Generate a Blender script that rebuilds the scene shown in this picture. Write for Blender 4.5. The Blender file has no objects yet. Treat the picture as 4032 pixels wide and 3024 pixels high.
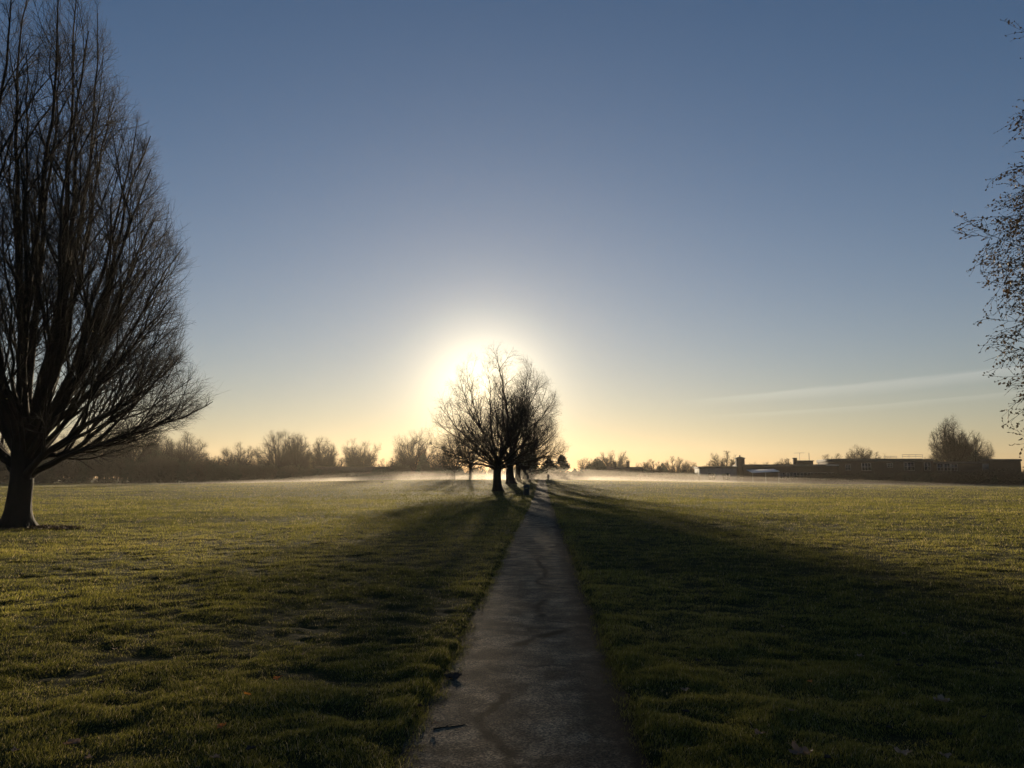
import bpy, math, random
import numpy as np
from mathutils import Vector, Matrix

SC = bpy.context.scene
COL = SC.collection
R = math.radians
PITCH = R(6.8); FPX = 788.0; CAMH = 1.6

# ------------------------------------------------------------------ camera
cam = bpy.data.cameras.new('camera')
cam.sensor_width = 36; cam.lens = FPX / 1024 * 36
cam.clip_start = 0.05; cam.clip_end = 9000
camo = bpy.data.objects.new('camera', cam); COL.objects.link(camo)
camo.location = (0, 0, CAMH); camo.rotation_euler = (R(90) + PITCH, 0, 0)
SC.camera = camo

def ray(u, v):
    a = (u - 512) / FPX; b = (384 - v) / FPX
    return (a, math.cos(PITCH) - b * math.sin(PITCH), math.sin(PITCH) + b * math.cos(PITCH))
def at(u, v, y):
    """world point seen at pixel (u, v) of the photograph, at depth y metres"""
    r = ray(u, v); s = y / r[1]
    return Vector((r[0] * s, y, CAMH + r[2] * s))
def dx(u, y, v=478): return at(u, v, y).x
def dz(v, y): return at(512, v, y).z

# ------------------------------------------------------------------ tags
def tag(o, label=None, cat=None, group=None, kind=None):
    if label: o['label'] = label
    if cat: o['category'] = cat
    if group: o['group'] = group
    if kind: o['kind'] = kind
    return o
def empty(name, loc, rz=0.0, **k):
    o = bpy.data.objects.new(name, None); COL.objects.link(o)
    o.location = loc; o.rotation_euler = (0, 0, rz); o.empty_display_size = .2
    return tag(o, **k)

# ------------------------------------------------------------------ numpy mesh building
class MB:
    """collects quads / triangles as arrays, links them as one mesh"""
    def __init__(s): s.v = []; s.q = []; s.t = []; s.n = 0; s.sh = True; s.uv = None
    def add(s, v, q=None, t=None):
        v = np.asarray(v, dtype=np.float64).reshape(-1, 3)
        s.v.append(v)
        if q is not None and len(q): s.q.append(np.asarray(q, dtype=np.int64).reshape(-1, 4) + s.n)
        if t is not None and len(t): s.t.append(np.asarray(t, dtype=np.int64).reshape(-1, 3) + s.n)
        s.n += len(v); return s
    def box(s, x0, x1, y0, y1, z0, z1):
        v = [(x, y, z) for z in (z0, z1) for y in (y0, y1) for x in (x0, x1)]
        return s.add(v, q=[(0, 2, 3, 1), (4, 5, 7, 6), (0, 1, 5, 4), (2, 6, 7, 3), (0, 4, 6, 2), (1, 3, 7, 5)])
    def mesh(s, name, mat=None, smooth=True, attrs=None):
        v = np.concatenate(s.v) if s.v else np.zeros((0, 3))
        me = bpy.data.meshes.new(name)
        me.vertices.add(len(v)); me.vertices.foreach_set('co', v.astype(np.float32).ravel())
        q = np.concatenate(s.q) if s.q else np.zeros((0, 4), int)
        t = np.concatenate(s.t) if s.t else np.zeros((0, 3), int)
        idx = np.concatenate([q.ravel(), t.ravel()]).astype(np.int32)
        st = np.concatenate([np.arange(len(q)) * 4, len(q) * 4 + np.arange(len(t)) * 3]).astype(np.int32)
        me.loops.add(len(idx)); me.loops.foreach_set('vertex_index', idx)
        me.polygons.add(len(st)); me.polygons.foreach_set('loop_start', st)
        me.update(calc_edges=True)
        if smooth: me.polygons.foreach_set('use_smooth', np.ones(len(st), bool))
        for k, a in (attrs or {}).items():
            at_ = me.attributes.new(k, 'FLOAT', 'POINT'); at_.data.foreach_set('value', a.astype(np.float32).ravel())
        if mat: me.materials.append(mat)
        return me
    def build(s, name, mat=None, parent=None, smooth=True, attrs=None, loc=None):
        o = bpy.data.objects.new(name, s.mesh(name, mat, smooth, attrs)); COL.objects.link(o)
        if parent is not None: o.parent = parent
        if loc is not None: o.location = loc
        return o

def nrm(a): return a / np.maximum(np.linalg.norm(a, axis=-1, keepdims=True), 1e-9)

def tubes(mb, pts, rad, sides):
    """pts (N,K,3), rad (N,K): tapered tubes"""
    pts = np.asarray(pts, float); rad = np.asarray(rad, float)
    N, K, _ = pts.shape
    if N == 0: return
    T = np.empty_like(pts); T[:, 1:-1] = pts[:, 2:] - pts[:, :-2]; T[:, 0] = pts[:, 1] - pts[:, 0]; T[:, -1] = pts[:, -1] - pts[:, -2]
    T = nrm(T)
    m = T.mean(1); ref = np.zeros((N, 3)); ref[np.arange(N), np.argmin(np.abs(m), 1)] = 1
    A = nrm(np.cross(T, ref[:, None, :])); B = np.cross(T, A)
    ang = np.arange(sides) * 2 * np.pi / sides
    ring = A[:, :, None, :] * np.cos(ang)[None, None, :, None] + B[:, :, None, :] * np.sin(ang)[None, None, :, None]
    V = pts[:, :, None, :] + ring * rad[:, :, None, None]
    base = (np.arange(N) * K * sides)[:, None, None] + (np.arange(K - 1) * sides)[None, :, None]
    j = np.arange(sides)[None, None, :]; j2 = (j + 1) % sides
    q = np.stack([base + j, base + j2, base + sides + j2, base + sides + j], -1)
    mb.add(V.reshape(-1, 3), q=q.reshape(-1, 4))

# ------------------------------------------------------------------ noise
def _h(ix, iy, seed):
    n = (ix.astype(np.int64) * 374761393 + iy.astype(np.int64) * 668265263 + seed * 1442695041) & 0xffffffff
    n = ((n ^ (n >> 13)) * 1274126177) & 0xffffffff
    n = ((n ^ (n >> 16)) * 2246822519) & 0xffffffff
    return ((n ^ (n >> 15)) & 0xffffff) / float(0xffffff)
def vnoise(x, y, s, seed=0):
    x = np.asarray(x, float) / s; y = np.asarray(y, float) / s
    c, d = .8, .6
    x, y = x * c - y * d, x * d + y * c
    ix = np.floor(x); iy = np.floor(y); fx = x - ix; fy = y - iy
    fx = fx * fx * (3 - 2 * fx); fy = fy * fy * (3 - 2 * fy)
    ix = ix.astype(np.int64); iy = iy.astype(np.int64)
    a = _h(ix, iy, seed); b = _h(ix + 1, iy, seed); c_ = _h(ix, iy + 1, seed); d_ = _h(ix + 1, iy + 1, seed)
    return ((a * (1 - fx) + b * fx) * (1 - fy) + (c_ * (1 - fx) + d_ * fx) * fy) * 2 - 1
def sstep(a, b, x):
    t = np.clip((x - a) / (b - a), 0, 1); return t * t * (3 - 2 * t)

# ------------------------------------------------------------------ terrain
PW = 0.71                                                     # half width of the path
def path_x(y): return -0.11 + 0.0387 * y 
def hill(x, y):
    up = sstep(62, 150, y) * 1.22
    dn = sstep(150, 245, y) * 1.45
    g = np.exp(-((x + 4) / 58.0) ** 2)
    far = sstep(300, 1200, np.hypot(x, y)) * 0
    return (up - dn) * g + far
def soft(x, y):
    r = np.hypot(x, y)
    w = sstep(5, 40, r)
    return hill(x, y) + w * (vnoise(x, y, 27, 3) * .10 + vnoise(x, y * 1.5, 11, 4) * .05) + vnoise(x, y, 4.1, 5) * .022
def pd(x, y):                                                 # distance outside the path's ragged turf edge
    return np.abs(x - path_x(y)) - PW - vnoise(x * .3, y, .8, 9) * .028 - vnoise(x, y, .2, 10) * .04 - vnoise(x, y, .07, 11) * .025
def ground_z(x, y):
    x = np.asarray(x, float); y = np.asarray(y, float)
    s = soft(x, y)
    d = pd(x, y)
    t = sstep(-.03, .09, d)
    bump = vnoise(x, y, .62, 1) * .013 + vnoise(x, y, .27, 2) * .015 + vnoise(x, y, .12, 6) * .009
    p = soft(path_x(y), y) - .05
    s2 = s + .012 + bump * .9
    w = sstep(-.03, 1.6, d)
    side = (p + .07 + bump) * (1 - w) + s2 * w
    return p * (1 - t) + side * t
def gz(x, y): return float(ground_z(np.array([x]), np.array([y]))[0])
def gs(x, y): return float(soft(np.array([x]), np.array([y]))[0])

# ------------------------------------------------------------------ materials
def mat(name):
    m = bpy.data.materials.new(name); m.use_nodes = True
    nt = m.node_tree; nt.nodes.clear()
    out = nt.nodes.new('ShaderNodeOutputMaterial')
    return m, nt, out
def N(nt, typ, **k):
    n = nt.nodes.new(typ)
    for a, b in k.items():
        if a.startswith('i_'):
            key = a[2:]; n.inputs[int(key) if key.isdigit() else key.replace('_', ' ')].default_value = b
        else: setattr(n, a, b)
    return n
def ramp(nt, stops, interp='LINEAR'):
    n = nt.nodes.new('ShaderNodeValToRGB'); e = n.color_ramp.elements; n.color_ramp.interpolation = interp
    while len(e) < len(stops): e.new(.5)
    for i, (p, c) in enumerate(stops):
        e[i].position = p; e[i].color = (c[0], c[1], c[2], 1) if not isinstance(c, (int, float)) else (c, c, c, 1)
    return n
def simple(name, c1, c2, scale=3.0, rough=.8, bump=.3, bscale=None, spec=.3, detail=5, stretch=None):
    m, nt, out = mat(name); L = nt.links.new
    tc = N(nt, 'ShaderNodeTexCoord')
    src = tc.outputs['Object']
    if stretch:
        mp = N(nt, 'ShaderNodeMapping'); mp.inputs['Scale'].default_value = stretch; L(src, mp.inputs[0]); src = mp.outputs[0]
    no = N(nt, 'ShaderNodeTexNoise', i_Scale=scale, i_Detail=detail, i_Roughness=.65); L(src, no.inputs['Vector'])
    rp = ramp(nt, [(.3, c1), (.7, c2)]); L(no.outputs['Fac'], rp.inputs[0])
    b = N(nt, 'ShaderNodeBsdfPrincipled', i_Roughness=rough); b.inputs['Specular IOR Level'].default_value = spec
    L(rp.outputs[0], b.inputs['Base Color'])
    if bump:
        n2 = N(nt, 'ShaderNodeTexNoise', i_Scale=bscale or scale * 6, i_Detail=4.0); L(src, n2.inputs['Vector'])
        bp = N(nt, 'ShaderNodeBump', i_Strength=bump, i_Distance=.02); L(n2.outputs['Fac'], bp.inputs['Height']); L(bp.outputs[0], b.inputs['Normal'])
    L(b.outputs[0], out.inputs[0]); return m

def leafy(name, c1, c2, trans=.45, rough=.5, gloss=.06, attr='rnd', stops=None):
    """thin plant tissue: diffuse and translucent, with a wet sheen"""
    m, nt, out = mat(name); L = nt.links.new
    a = N(nt, 'ShaderNodeAttribute', attribute_name=attr)
    rp = ramp(nt, stops or [(.0, c1), (1, c2)]); L(a.outputs['Fac'], rp.inputs[0])
    d = N(nt, 'ShaderNodeBsdfDiffuse'); t = N(nt, 'ShaderNodeBsdfTranslucent'); g = N(nt, 'ShaderNodeBsdfGlossy', i_Roughness=rough)
    L(rp.outputs[0], d.inputs[0]); L(rp.outputs[0], t.inputs[0])
    m1 = N(nt, 'ShaderNodeMixShader', i_0=trans); L(d.outputs[0], m1.inputs[1]); L(t.outputs[0], m1.inputs[2])
    m2 = N(nt, 'ShaderNodeMixShader', i_0=gloss); L(m1.outputs[0], m2.inputs[1]); L(g.outputs[0], m2.inputs[2])
    L(m2.outputs[0], out.inputs[0]); return m

M = {}
M['bark'] = simple('bark', (.012, .009, .006), (.034, .026, .019), 2.2, .9, .9, 14, .2, 6, (1, 1, .25))
M['bark_far'] = simple('bark_far', (.009, .007, .005), (.020, .016, .012), 1.0, .9, 0, None, .2, 3)
M['twig'] = simple('twig_bark', (.012, .008, .005), (.026, .019, .013), 6, .8, 0, None, .25, 2)
M['birch'] = simple('pale_bark', (.05, .045, .04), (.35, .33, .29), 5, .8, .4, 20, .2, 4, (.6, .6, 2.5))
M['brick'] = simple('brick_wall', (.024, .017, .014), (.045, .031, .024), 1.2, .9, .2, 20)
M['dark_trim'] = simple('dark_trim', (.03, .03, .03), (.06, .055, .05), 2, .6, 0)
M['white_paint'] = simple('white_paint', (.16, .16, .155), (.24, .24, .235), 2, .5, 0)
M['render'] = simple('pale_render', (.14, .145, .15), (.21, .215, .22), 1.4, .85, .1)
M['roof'] = simple('roof_tiles', (.07, .045, .035), (.13, .085, .065), 2.5, .9, .3, 30)
M['felt'] = simple('roof_felt', (.05, .05, .05), (.09, .088, .085), 1.5, .85, .1)
M['metal'] = simple('grey_metal', (.12, .12, .12), (.22, .22, .22), 4, .45, 0)
M['sheet'] = simple('pale_sheet_roof', (.6, .62, .64), (.78, .8, .82), 2, .25, 0, None, .8)
M['binpaint'] = simple('bin_paint', (.018, .020, .018), (.04, .042, .038), 9, .55, .1, 60, .4)
M['concrete'] = simple('concrete', (.22, .21, .19), (.36, .34, .31), 6, .9, .4, 40)
M['feather'] = simple('black_feathers', (.012, .012, .014), (.03, .03, .034), 20, .5, 0)
M['stick'] = simple('stick_wood', (.02, .014, .010), (.05, .036, .024), 20, 1.0, .4, 80, 0)
def glassmat():
    m, nt, out = mat('window_glass')
    b = N(nt, 'ShaderNodeBsdfPrincipled', i_Roughness=.08); b.inputs['Base Color'].default_value = (.02, .025, .03, 1)
    b.inputs['Specular IOR Level'].default_value = .8
    nt.links.new(b.outputs[0], out.inputs[0]); return m
M['glass'] = glassmat()
SUN_E = 5.0; SKY_AIR = 1.0; SKY_DUST = 0.10; SKY_OZ = 3.6; SKY_S = 0.057; EXPO = 0.6
HAZE_D = 0.00009; HAZE_G = .65
AUREOLE = [(1.5, 2.9, 1.3, (1, .86, .55)), (.125, 8, 1.0, (1.0, .70, .30)), (.015, 26, 1.0, (1.0, .80, .52))]
HORIZ = (.25, 10.0, 70, (1.0, .64, .36))
CIRRUS = [(8, 5.25, .058, 0, .5, 10, 20, 33, 50, .06), (8, 4.0, .05, 0, .3, 12, 20, 30, 45, .03)]
MISTS = [('mist', -170, 190, 126, 232, 160, 60, 2.2, .0032, 51, 'low white mist lying in the dip beyond the crest'),
         ('mist', -230, 240, 84, 250, 120, 60, 2.8, .0020, 61, 'thin taller mist veiling the foot of the far hedges')]

# ------------------------------------------------------------------ light and sky
SUNP = Vector(ray(484.5, 394)).normalized()
EL = math.asin(SUNP.z); AZ = math.atan2(SUNP.x, SUNP.y)       # azimuth from +Y towards +X
sl = bpy.data.lights.new('sun', 'SUN'); sl.energy = SUN_E; sl.angle = R(.53); sl.color = (1.0, .80, .54)
so = bpy.data.objects.new('sun', sl); COL.objects.link(so)
so.rotation_euler = SUNP.to_track_quat('Z', 'Y').to_euler()
so.location = SUNP * 60

W = bpy.data.worlds.new('World'); SC.world = W; W.use_nodes = True
nt = W.node_tree; nt.nodes.clear(); L = nt.links.new
out = N(nt, 'ShaderNodeOutputWorld'); bg = N(nt, 'ShaderNodeBackground', i_Strength=1.0)
sky = N(nt, 'ShaderNodeTexSky', sky_type='NISHITA'); sky.sun_disc = False
sky.sun_elevation = EL; sky.sun_rotation = AZ; sky.altitude = 30
sky.air_density = SKY_AIR; sky.dust_density = SKY_DUST; sky.ozone_density = SKY_OZ
sc_ = N(nt, 'ShaderNodeVectorMath', operation='SCALE'); sc_.inputs['Scale'].default_value = SKY_S
L(sky.outputs[0], sc_.inputs[0])
tc = N(nt, 'ShaderNodeTexCoord')
# aureole: light scattered forward by the damp air round the sun, by angle from the sun's direction
dt = N(nt, 'ShaderNodeVectorMath', operation='DOT_PRODUCT'); dt.inputs[1].default_value = SUNP
nv = N(nt, 'ShaderNodeVectorMath', operation='NORMALIZE'); L(tc.outputs['Generated'], nv.inputs[0]); L(nv.outputs[0], dt.inputs[0])
ac = N(nt, 'ShaderNodeMath', operation='ARCCOSINE'); L(dt.outputs['Value'], ac.inputs[0])
dg = N(nt, 'ShaderNodeMath', operation='MULTIPLY'); dg.inputs[1].default_value = 180 / math.pi; L(ac.outputs[0], dg.inputs[0])
acc = sc_.outputs[0]
for amp, width, power, col in AUREOLE:
    a = N(nt, 'ShaderNodeMath', operation='DIVIDE'); a.inputs[1].default_value = width; L(dg.outputs[0], a.inputs[0])
    b = N(nt, 'ShaderNodeMath', operation='POWER'); b.inputs[1].default_value = power; L(a.outputs[0], b.inputs[0])
    c = N(nt, 'ShaderNodeMath', operation='MULTIPLY'); c.inputs[1].default_value = -1; L(b.outputs[0], c.inputs[0])
    e = N(nt, 'ShaderNodeMath', operation='EXPONENT'); L(c.outputs[0], e.inputs[0])
    f = N(nt, 'ShaderNodeMath', operation='MULTIPLY'); f.inputs[1].default_value = amp; L(e.outputs[0], f.inputs[0])
    g = N(nt, 'ShaderNodeVectorMath', operation='SCALE'); g.inputs[0].default_value = col; L(f.outputs[0], g.inputs['Scale'])
    h = N(nt, 'ShaderNodeVectorMath', operation='ADD'); L(acc, h.inputs[0]); L(g.outputs[0], h.inputs[1]); acc = h.outputs[0]
# thin high cirrus, laid out by direction (azimuth, elevation): a long tilted streak to the right of the sun
sp = N(nt, 'ShaderNodeSeparateXYZ'); L(nv.outputs[0], sp.inputs[0])
az = N(nt, 'ShaderNodeMath', operation='ARCTAN2'); L(sp.outputs[0], az.inputs[0]); L(sp.outputs[1], az.inputs[1])
el = N(nt, 'ShaderNodeMath', operation='ARCSINE'); L(sp.outputs[2], el.inputs[0])
def mth(op, a, b=None, c=None):
    n = N(nt, 'ShaderNodeMath', operation=op)
    for i, x in enumerate((a, b, c)):
        if x is None: continue
        if isinstance(x, (int, float)): n.inputs[i].default_value = x
        else: L(x, n.inputs[i])
    return n.outputs[0]
def sm(x, a, b):
    n = N(nt, 'ShaderNodeMapRange', interpolation_type='SMOOTHSTEP'); n.inputs[1].default_value = a; n.inputs[2].default_value = b
    L(x, n.inputs[0]); return n.outputs[0]
azd = mth('MULTIPLY', az.outputs[0], 57.2958); eld = mth('MULTIPLY', el.outputs[0], 57.2958)
# warm band of thick low air along the horizon on the sun's side
hz_ = mth('MULTIPLY', mth('EXPONENT', mth('MULTIPLY', mth('ABSOLUTE', eld), -1.0 / HORIZ[1])), mth('EXPONENT', mth('MULTIPLY', mth('POWER', mth('DIVIDE', dg.outputs[0], HORIZ[2]), 2.0), -1.0)))
hv = N(nt, 'ShaderNodeVectorMath', operation='SCALE'); hv.inputs[0].default_value = HORIZ[3]; L(mth('MULTIPLY', hz_, HORIZ[0]), hv.inputs['Scale'])
ha = N(nt, 'ShaderNodeVectorMath', operation='ADD'); 
wt = N(nt, 'ShaderNodeMix', data_type='RGBA'); wt.inputs[6].default_value = (1, 1, 1, 1); wt.inputs[7].default_value = (.74, .56, .42, 1); L(mth('EXPONENT', mth('MULTIPLY', mth('ABSOLUTE', eld), -1 / 6.0)), wt.inputs[0])
wm = N(nt, 'ShaderNodeVectorMath', operation='MULTIPLY'); L(acc, wm.inputs[0]); L(wt.outputs[2], wm.inputs[1]); acc = wm.outputs[0]
L(acc, ha.inputs[0]); L(hv.outputs[0], ha.inputs[1]); acc = ha.outputs[0]
cv = N(nt, 'ShaderNodeCombineXYZ'); L(mth('MULTIPLY', azd, .10), cv.inputs[0]); L(mth('MULTIPLY', mth('SUBTRACT', eld, mth('MULTIPLY', azd, .09)), 1.1), cv.inputs[1])
nz = N(nt, 'ShaderNodeTexNoise', i_Scale=1.0, i_Detail=4.0, i_Roughness=.55); L(cv.outputs[0], nz.inputs['Vector'])
masks = []
for (a0, e0, slope, curve, wid, sa, sb, fa, fb, amt) in CIRRUS:
    line = mth('ADD', e0, mth('MULTIPLY', mth('SUBTRACT', azd, a0), slope))
    off = mth('SUBTRACT', eld, mth('ADD', line, mth('MULTIPLY', mth('SUBTRACT', nz.outputs['Fac'], .5), .7)))
    top = sm(off, wid * .35, -wid * .25); bot = sm(off, -wid * 1.6, 0.0)
    m_ = mth('MULTIPLY', mth('MULTIPLY', top, bot), mth('MULTIPLY', sm(azd, sa, sb), sm(azd, fb, fa)))
    masks.append(mth('MULTIPLY', m_, amt))
ms = masks[0]
for k in masks[1:]: ms = mth('ADD', ms, k)
wisp = mth('MULTIPLY', ms, mth('ADD', .5, mth('MULTIPLY', nz.outputs['Fac'], 1.0)))
cl = N(nt, 'ShaderNodeVectorMath', operation='SCALE'); cl.inputs[0].default_value = (1.0, .86, .72); L(wisp, cl.inputs['Scale'])
h = N(nt, 'ShaderNodeVectorMath', operation='ADD'); L(acc, h.inputs[0]); L(cl.outputs[0], h.inputs[1])
L(h.outputs[0], bg.inputs[0]); L(bg.outputs[0], out.inputs[0])
SC.view_settings.view_transform = 'Standard'; SC.view_settings.look = 'None'; SC.view_settings.gamma = 1
SC.view_settings.use_curve_mapping = False
SC.view_settings.exposure = EXPO
SC.cycles.volume_bounces = 1; SC.cycles.max_bounces = 6; SC.cycles.diffuse_bounces = 2
SC.cycles.transmission_bounces = 3; SC.cycles.transparent_max_bounces = 6
SC.cycles.use_denoising = True

# ------------------------------------------------------------------ haze and mist
def volmat(name, dens, col, aniso, hetero=None):
    m, nt, out = mat(name)
    v = N(nt, 'ShaderNodeVolumePrincipled'); v.inputs['Color'].default_value = (*col, 1)
    v.inputs['Density'].default_value = dens; v.inputs['Anisotropy'].default_value = aniso
    if hetero: hetero(nt, v)
    nt.links.new(v.outputs[0], out.inputs['Volume']); return m
if HAZE_D > 0:
    hz = MB().box(-700, 700, -60, 900, -1.7, 34).build('haze', volmat('haze_air', HAZE_D, (.96, .88, .76), HAZE_G), smooth=False)
    tag(hz, 'thin morning haze filling the air over the field', 'haze', kind='stuff')

# ------------------------------------------------------------------ ground: one polar sheet, fine where it is near
def build_ground():
    a = np.concatenate([np.linspace(R(-48), R(48), 900), np.linspace(R(48), R(312), 70)[1:-1]])
    r = np.concatenate([[.4, .9, 1.5, 2.1, 2.6], np.exp(np.linspace(math.log(3.0), math.log(45), 560)), np.exp(np.linspace(math.log(45.6), math.log(320), 150)), np.exp(np.linspace(math.log(340), math.log(4000), 16))])
    A, Rr = np.meshgrid(a, r)
    X = np.sin(A) * Rr; Y = np.cos(A) * Rr
    Z = ground_z(X, Y)
    far = sstep(500, 900, Rr); Z = Z * (1 - far)
    na, nr = len(a), len(r)
    v = np.stack([X, Y, Z], -1).reshape(-1, 3)
    i = np.arange(nr - 1)[:, None] * na; j = np.arange(na)[None, :]; j2 = (j + 1) % na
    q = np.stack([i + j, i + na + j, i + na + j2, i + j2], -1).reshape(-1, 4)
    mb = MB(); mb.add(v, q=q)
    n0 = len(v); mb.v.append(np.array([[0, 0, gz(0, 0)]])); mb.n += 1
    jj = np.arange(na); mb.t.append(np.stack([np.full(na, n0), jj, (jj + 1) % na], -1))
    m, nt, out = mat('turf_ground'); L = nt.links.new
    tc = N(nt, 'ShaderNodeTexCoord')
    n1 = N(nt, 'ShaderNodeTexNoise', i_Scale=1.3, i_Detail=6.0, i_Roughness=.7); L(tc.outputs['Object'], n1.inputs['Vector'])
    n2 = N(nt, 'ShaderNodeTexNoise', i_Scale=24.0, i_Detail=5.0, i_Roughness=.7); L(tc.outputs['Object'], n2.inputs['Vector'])
    mx = N(nt, 'ShaderNodeMath', operation='MULTIPLY_ADD'); mx.inputs[1].default_value = .5; L(n1.outputs['Fac'], mx.inputs[0])
    hf = N(nt, 'ShaderNodeMath', operation='MULTIPLY'); hf.inputs[1].default_value = .5; L(n2.outputs['Fac'], hf.inputs[0]); L(hf.outputs[0], mx.inputs[2])
    rp = ramp(nt, [(.3, (.016, .014, .008)), (.5, (.030, .032, .010)), (.7, (.055, .050, .018))]); L(mx.outputs[0], rp.inputs[0])
    d = N(nt, 'ShaderNodeBsdfPrincipled', i_Roughness=1.0); d.inputs['Specular IOR Level'].default_value = .05
    L(rp.outputs[0], d.inputs['Base Color'])
    bp = N(nt, 'ShaderNodeBump', i_Strength=.6, i_Distance=.03); L(n2.outputs['Fac'], bp.inputs['Height']); L(bp.outputs[0], d.inputs['Normal'])
    L(d.outputs[0], out.inputs[0])
    tag(mb.build('ground', m), kind='structure')

CRACKS = [(.035, [(1095, 185), (1125, 235), (1160, 270), (1160, 310), (1090, 345), (1130, 370), (1300, 390)]), (.05, [(1160, 480), (1105, 520), (1110, 560), (1135, 590)]),
          (.05, [(1320, 690), (1200, 715), (1100, 740), (1040, 770), (985, 800)]), (.035, [(890, 1180), (840, 1230), (770, 1290), (700, 1340), (700, 1400), (740, 1470), (770, 1500), (850, 1560), (900, 1590), (930, 1700)]),
          (.05, [(1040, 115), (1170, 112), (1240, 100)]), (.015, [(1200, 632), (1440, 640)]), (.012, [(1000, 960), (1180, 965), (1420, 950)]), (.05, [(870, 1185), (900, 1195)])]
def build_path():
    ys = np.concatenate([np.linspace(-12, 2.5, 30)[:-1], np.exp(np.linspace(math.log(2.5), math.log(170), 900))])
    us = np.linspace(-1, 1, 91)
    U, Y = np.meshgrid(us, ys)
    X = path_x(Y) + U * (PW + .22)
    Z = soft(path_x(Y), Y) - .014 - .012 * U ** 2 + vnoise(X, Y, .5, 21) * .006 + vnoise(X, Y, 1.7, 22) * .008 + vnoise(X, Y, .12, 23) * .0022
    nu, ny = len(us), len(ys)
    i = np.arange(ny - 1)[:, None] * nu; j = np.arange(nu - 1)[None, :]
    q = np.stack([i + j, i + j + 1, i + nu + j + 1, i + nu + j], -1).reshape(-1, 4)
    mb = MB(); mb.add(np.stack([X, Y, Z], -1), q=q)
    m, nt, out = mat('worn_asphalt'); L = nt.links.new
    tc = N(nt, 'ShaderNodeTexCoord'); P = tc.outputs['Object']
    at_ = N(nt, 'ShaderNodeAttribute', attribute_name='across')
    fine = N(nt, 'ShaderNodeTexVoronoi', i_Scale=88.0); L(P, fine.inputs['Vector'])
    fine2 = N(nt, 'ShaderNodeTexNoise', i_Scale=38.0, i_Detail=6.0, i_Roughness=.75); L(P, fine2.inputs['Vector'])
    big = N(nt, 'ShaderNodeTexNoise', i_Scale=2.6, i_Detail=7.0, i_Roughness=.66); L(P, big.inputs['Vector'])
    agg = ramp(nt, [(0, (.03, .024, .018)), (.45, (.135, .10, .066)), (1, (.50, .37, .23))]); L(fine.outputs['Color'], agg.inputs[0])
    wear = ramp(nt, [(.36, .28), (.50, .80), (.62, 1.7)]); L(big.outputs['Fac'], wear.inputs[0])
    k1 = N(nt, 'ShaderNodeMix', data_type='RGBA', blend_type='MULTIPLY', i_0=1.0); L(agg.outputs[0], k1.inputs[6]); L(wear.outputs[0], k1.inputs[7])
    # wandering cracks filled with dark silt
    mp = N(nt, 'ShaderNodeMapping'); mp.inputs['Scale'].default_value = (.75, .42, 1); mp.inputs['Location'].default_value = (.32, .1, 0); L(P, mp.inputs[0])
    dn = N(nt, 'ShaderNodeTexNoise', i_Scale=2.2, i_Detail=5.0); L(P, dn.inputs['Vector'])
    ad = N(nt, 'ShaderNodeMix', data_type='RGBA', blend_type='LINEAR_LIGHT', i_0=.30); L(mp.outputs[0], ad.inputs[6]); L(dn.outputs['Color'], ad.inputs[7])
    vo = N(nt, 'ShaderNodeTexVoronoi', feature='DISTANCE_TO_EDGE', i_Scale=.45); L(ad.outputs[2], vo.inputs['Vector'])
    ca_ = N(nt, 'ShaderNodeAttribute', attribute_name='crack')
    vr = ramp(nt, [(.004, .35), (.02, .8), (.04, 1)]); L(vo.outputs['Distance'], vr.inputs[0])
    c2 = ramp(nt, [(.10, 1), (.7, .07)]); L(ca_.outputs['Fac'], c2.inputs[0])
    crm = N(nt, 'ShaderNodeMix', data_type='RGBA', blend_type='MULTIPLY', i_0=1.0); L(vr.outputs[0], crm.inputs[6]); L(c2.outputs[0], crm.inputs[7])
    class _C: outputs = [crm.outputs[2]]
    cr = _C
    k2 = N(nt, 'ShaderNodeMix', data_type='RGBA', blend_type='MULTIPLY', i_0=1.0); L(k1.outputs[2], k2.inputs[6]); L(cr.outputs[0], k2.inputs[7])
    # soil and rotten leaf creeping in from the edges, wider on the right
    en = N(nt, 'ShaderNodeTexNoise', i_Scale=3.3, i_Detail=6.0, i_Roughness=.7); L(P, en.inputs['Vector'])
    sm_ = N(nt, 'ShaderNodeMath', operation='MULTIPLY_ADD'); sm_.inputs[1].default_value = .55; L(en.outputs['Fac'], sm_.inputs[0]); L(at_.outputs['Fac'], sm_.inputs[2])
    er = ramp(nt, [(.62, 0), (.84, 1)]); 
    sc2 = N(nt, 'ShaderNodeMath', operation='MULTIPLY'); sc2.inputs[1].default_value = .75; L(sm_.outputs[0], sc2.inputs[0]); L(sc2.outputs[0], er.inputs[0])
    dirt = ramp(nt, [(.3, (.016, .011, .007)), (.7, (.045, .030, .019))]); L(fine2.outputs['Fac'], dirt.inputs[0])
    k3 = N(nt, 'ShaderNodeMix', data_type='RGBA'); L(er.outputs[0], k3.inputs[0]); L(k2.outputs[2], k3.inputs[6]); L(dirt.outputs[0], k3.inputs[7])
    b = N(nt, 'ShaderNodeBsdfPrincipled', i_Roughness=.95); b.inputs['Specular IOR Level'].default_value = .08
    L(k3.outputs[2], b.inputs['Base Color'])
    hsum = N(nt, 'ShaderNodeMath', operation='MULTIPLY_ADD'); hsum.inputs[1].default_value = .8; L(fine2.outputs['Fac'], hsum.inputs[0]); L(fine.outputs['Distance'], hsum.inputs[2])
    h2 = N(nt, 'ShaderNodeMath', operation='MULTIPLY_ADD'); h2.inputs[1].default_value = .8; L(cr.outputs[0], h2.inputs[0]); L(hsum.outputs[0], h2.inputs[2])
    bp = N(nt, 'ShaderNodeBump', i_Strength=.9, i_Distance=.012); L(h2.outputs[0], bp.inputs['Height']); L(bp.outputs[0], b.inputs['Normal'])
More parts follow.
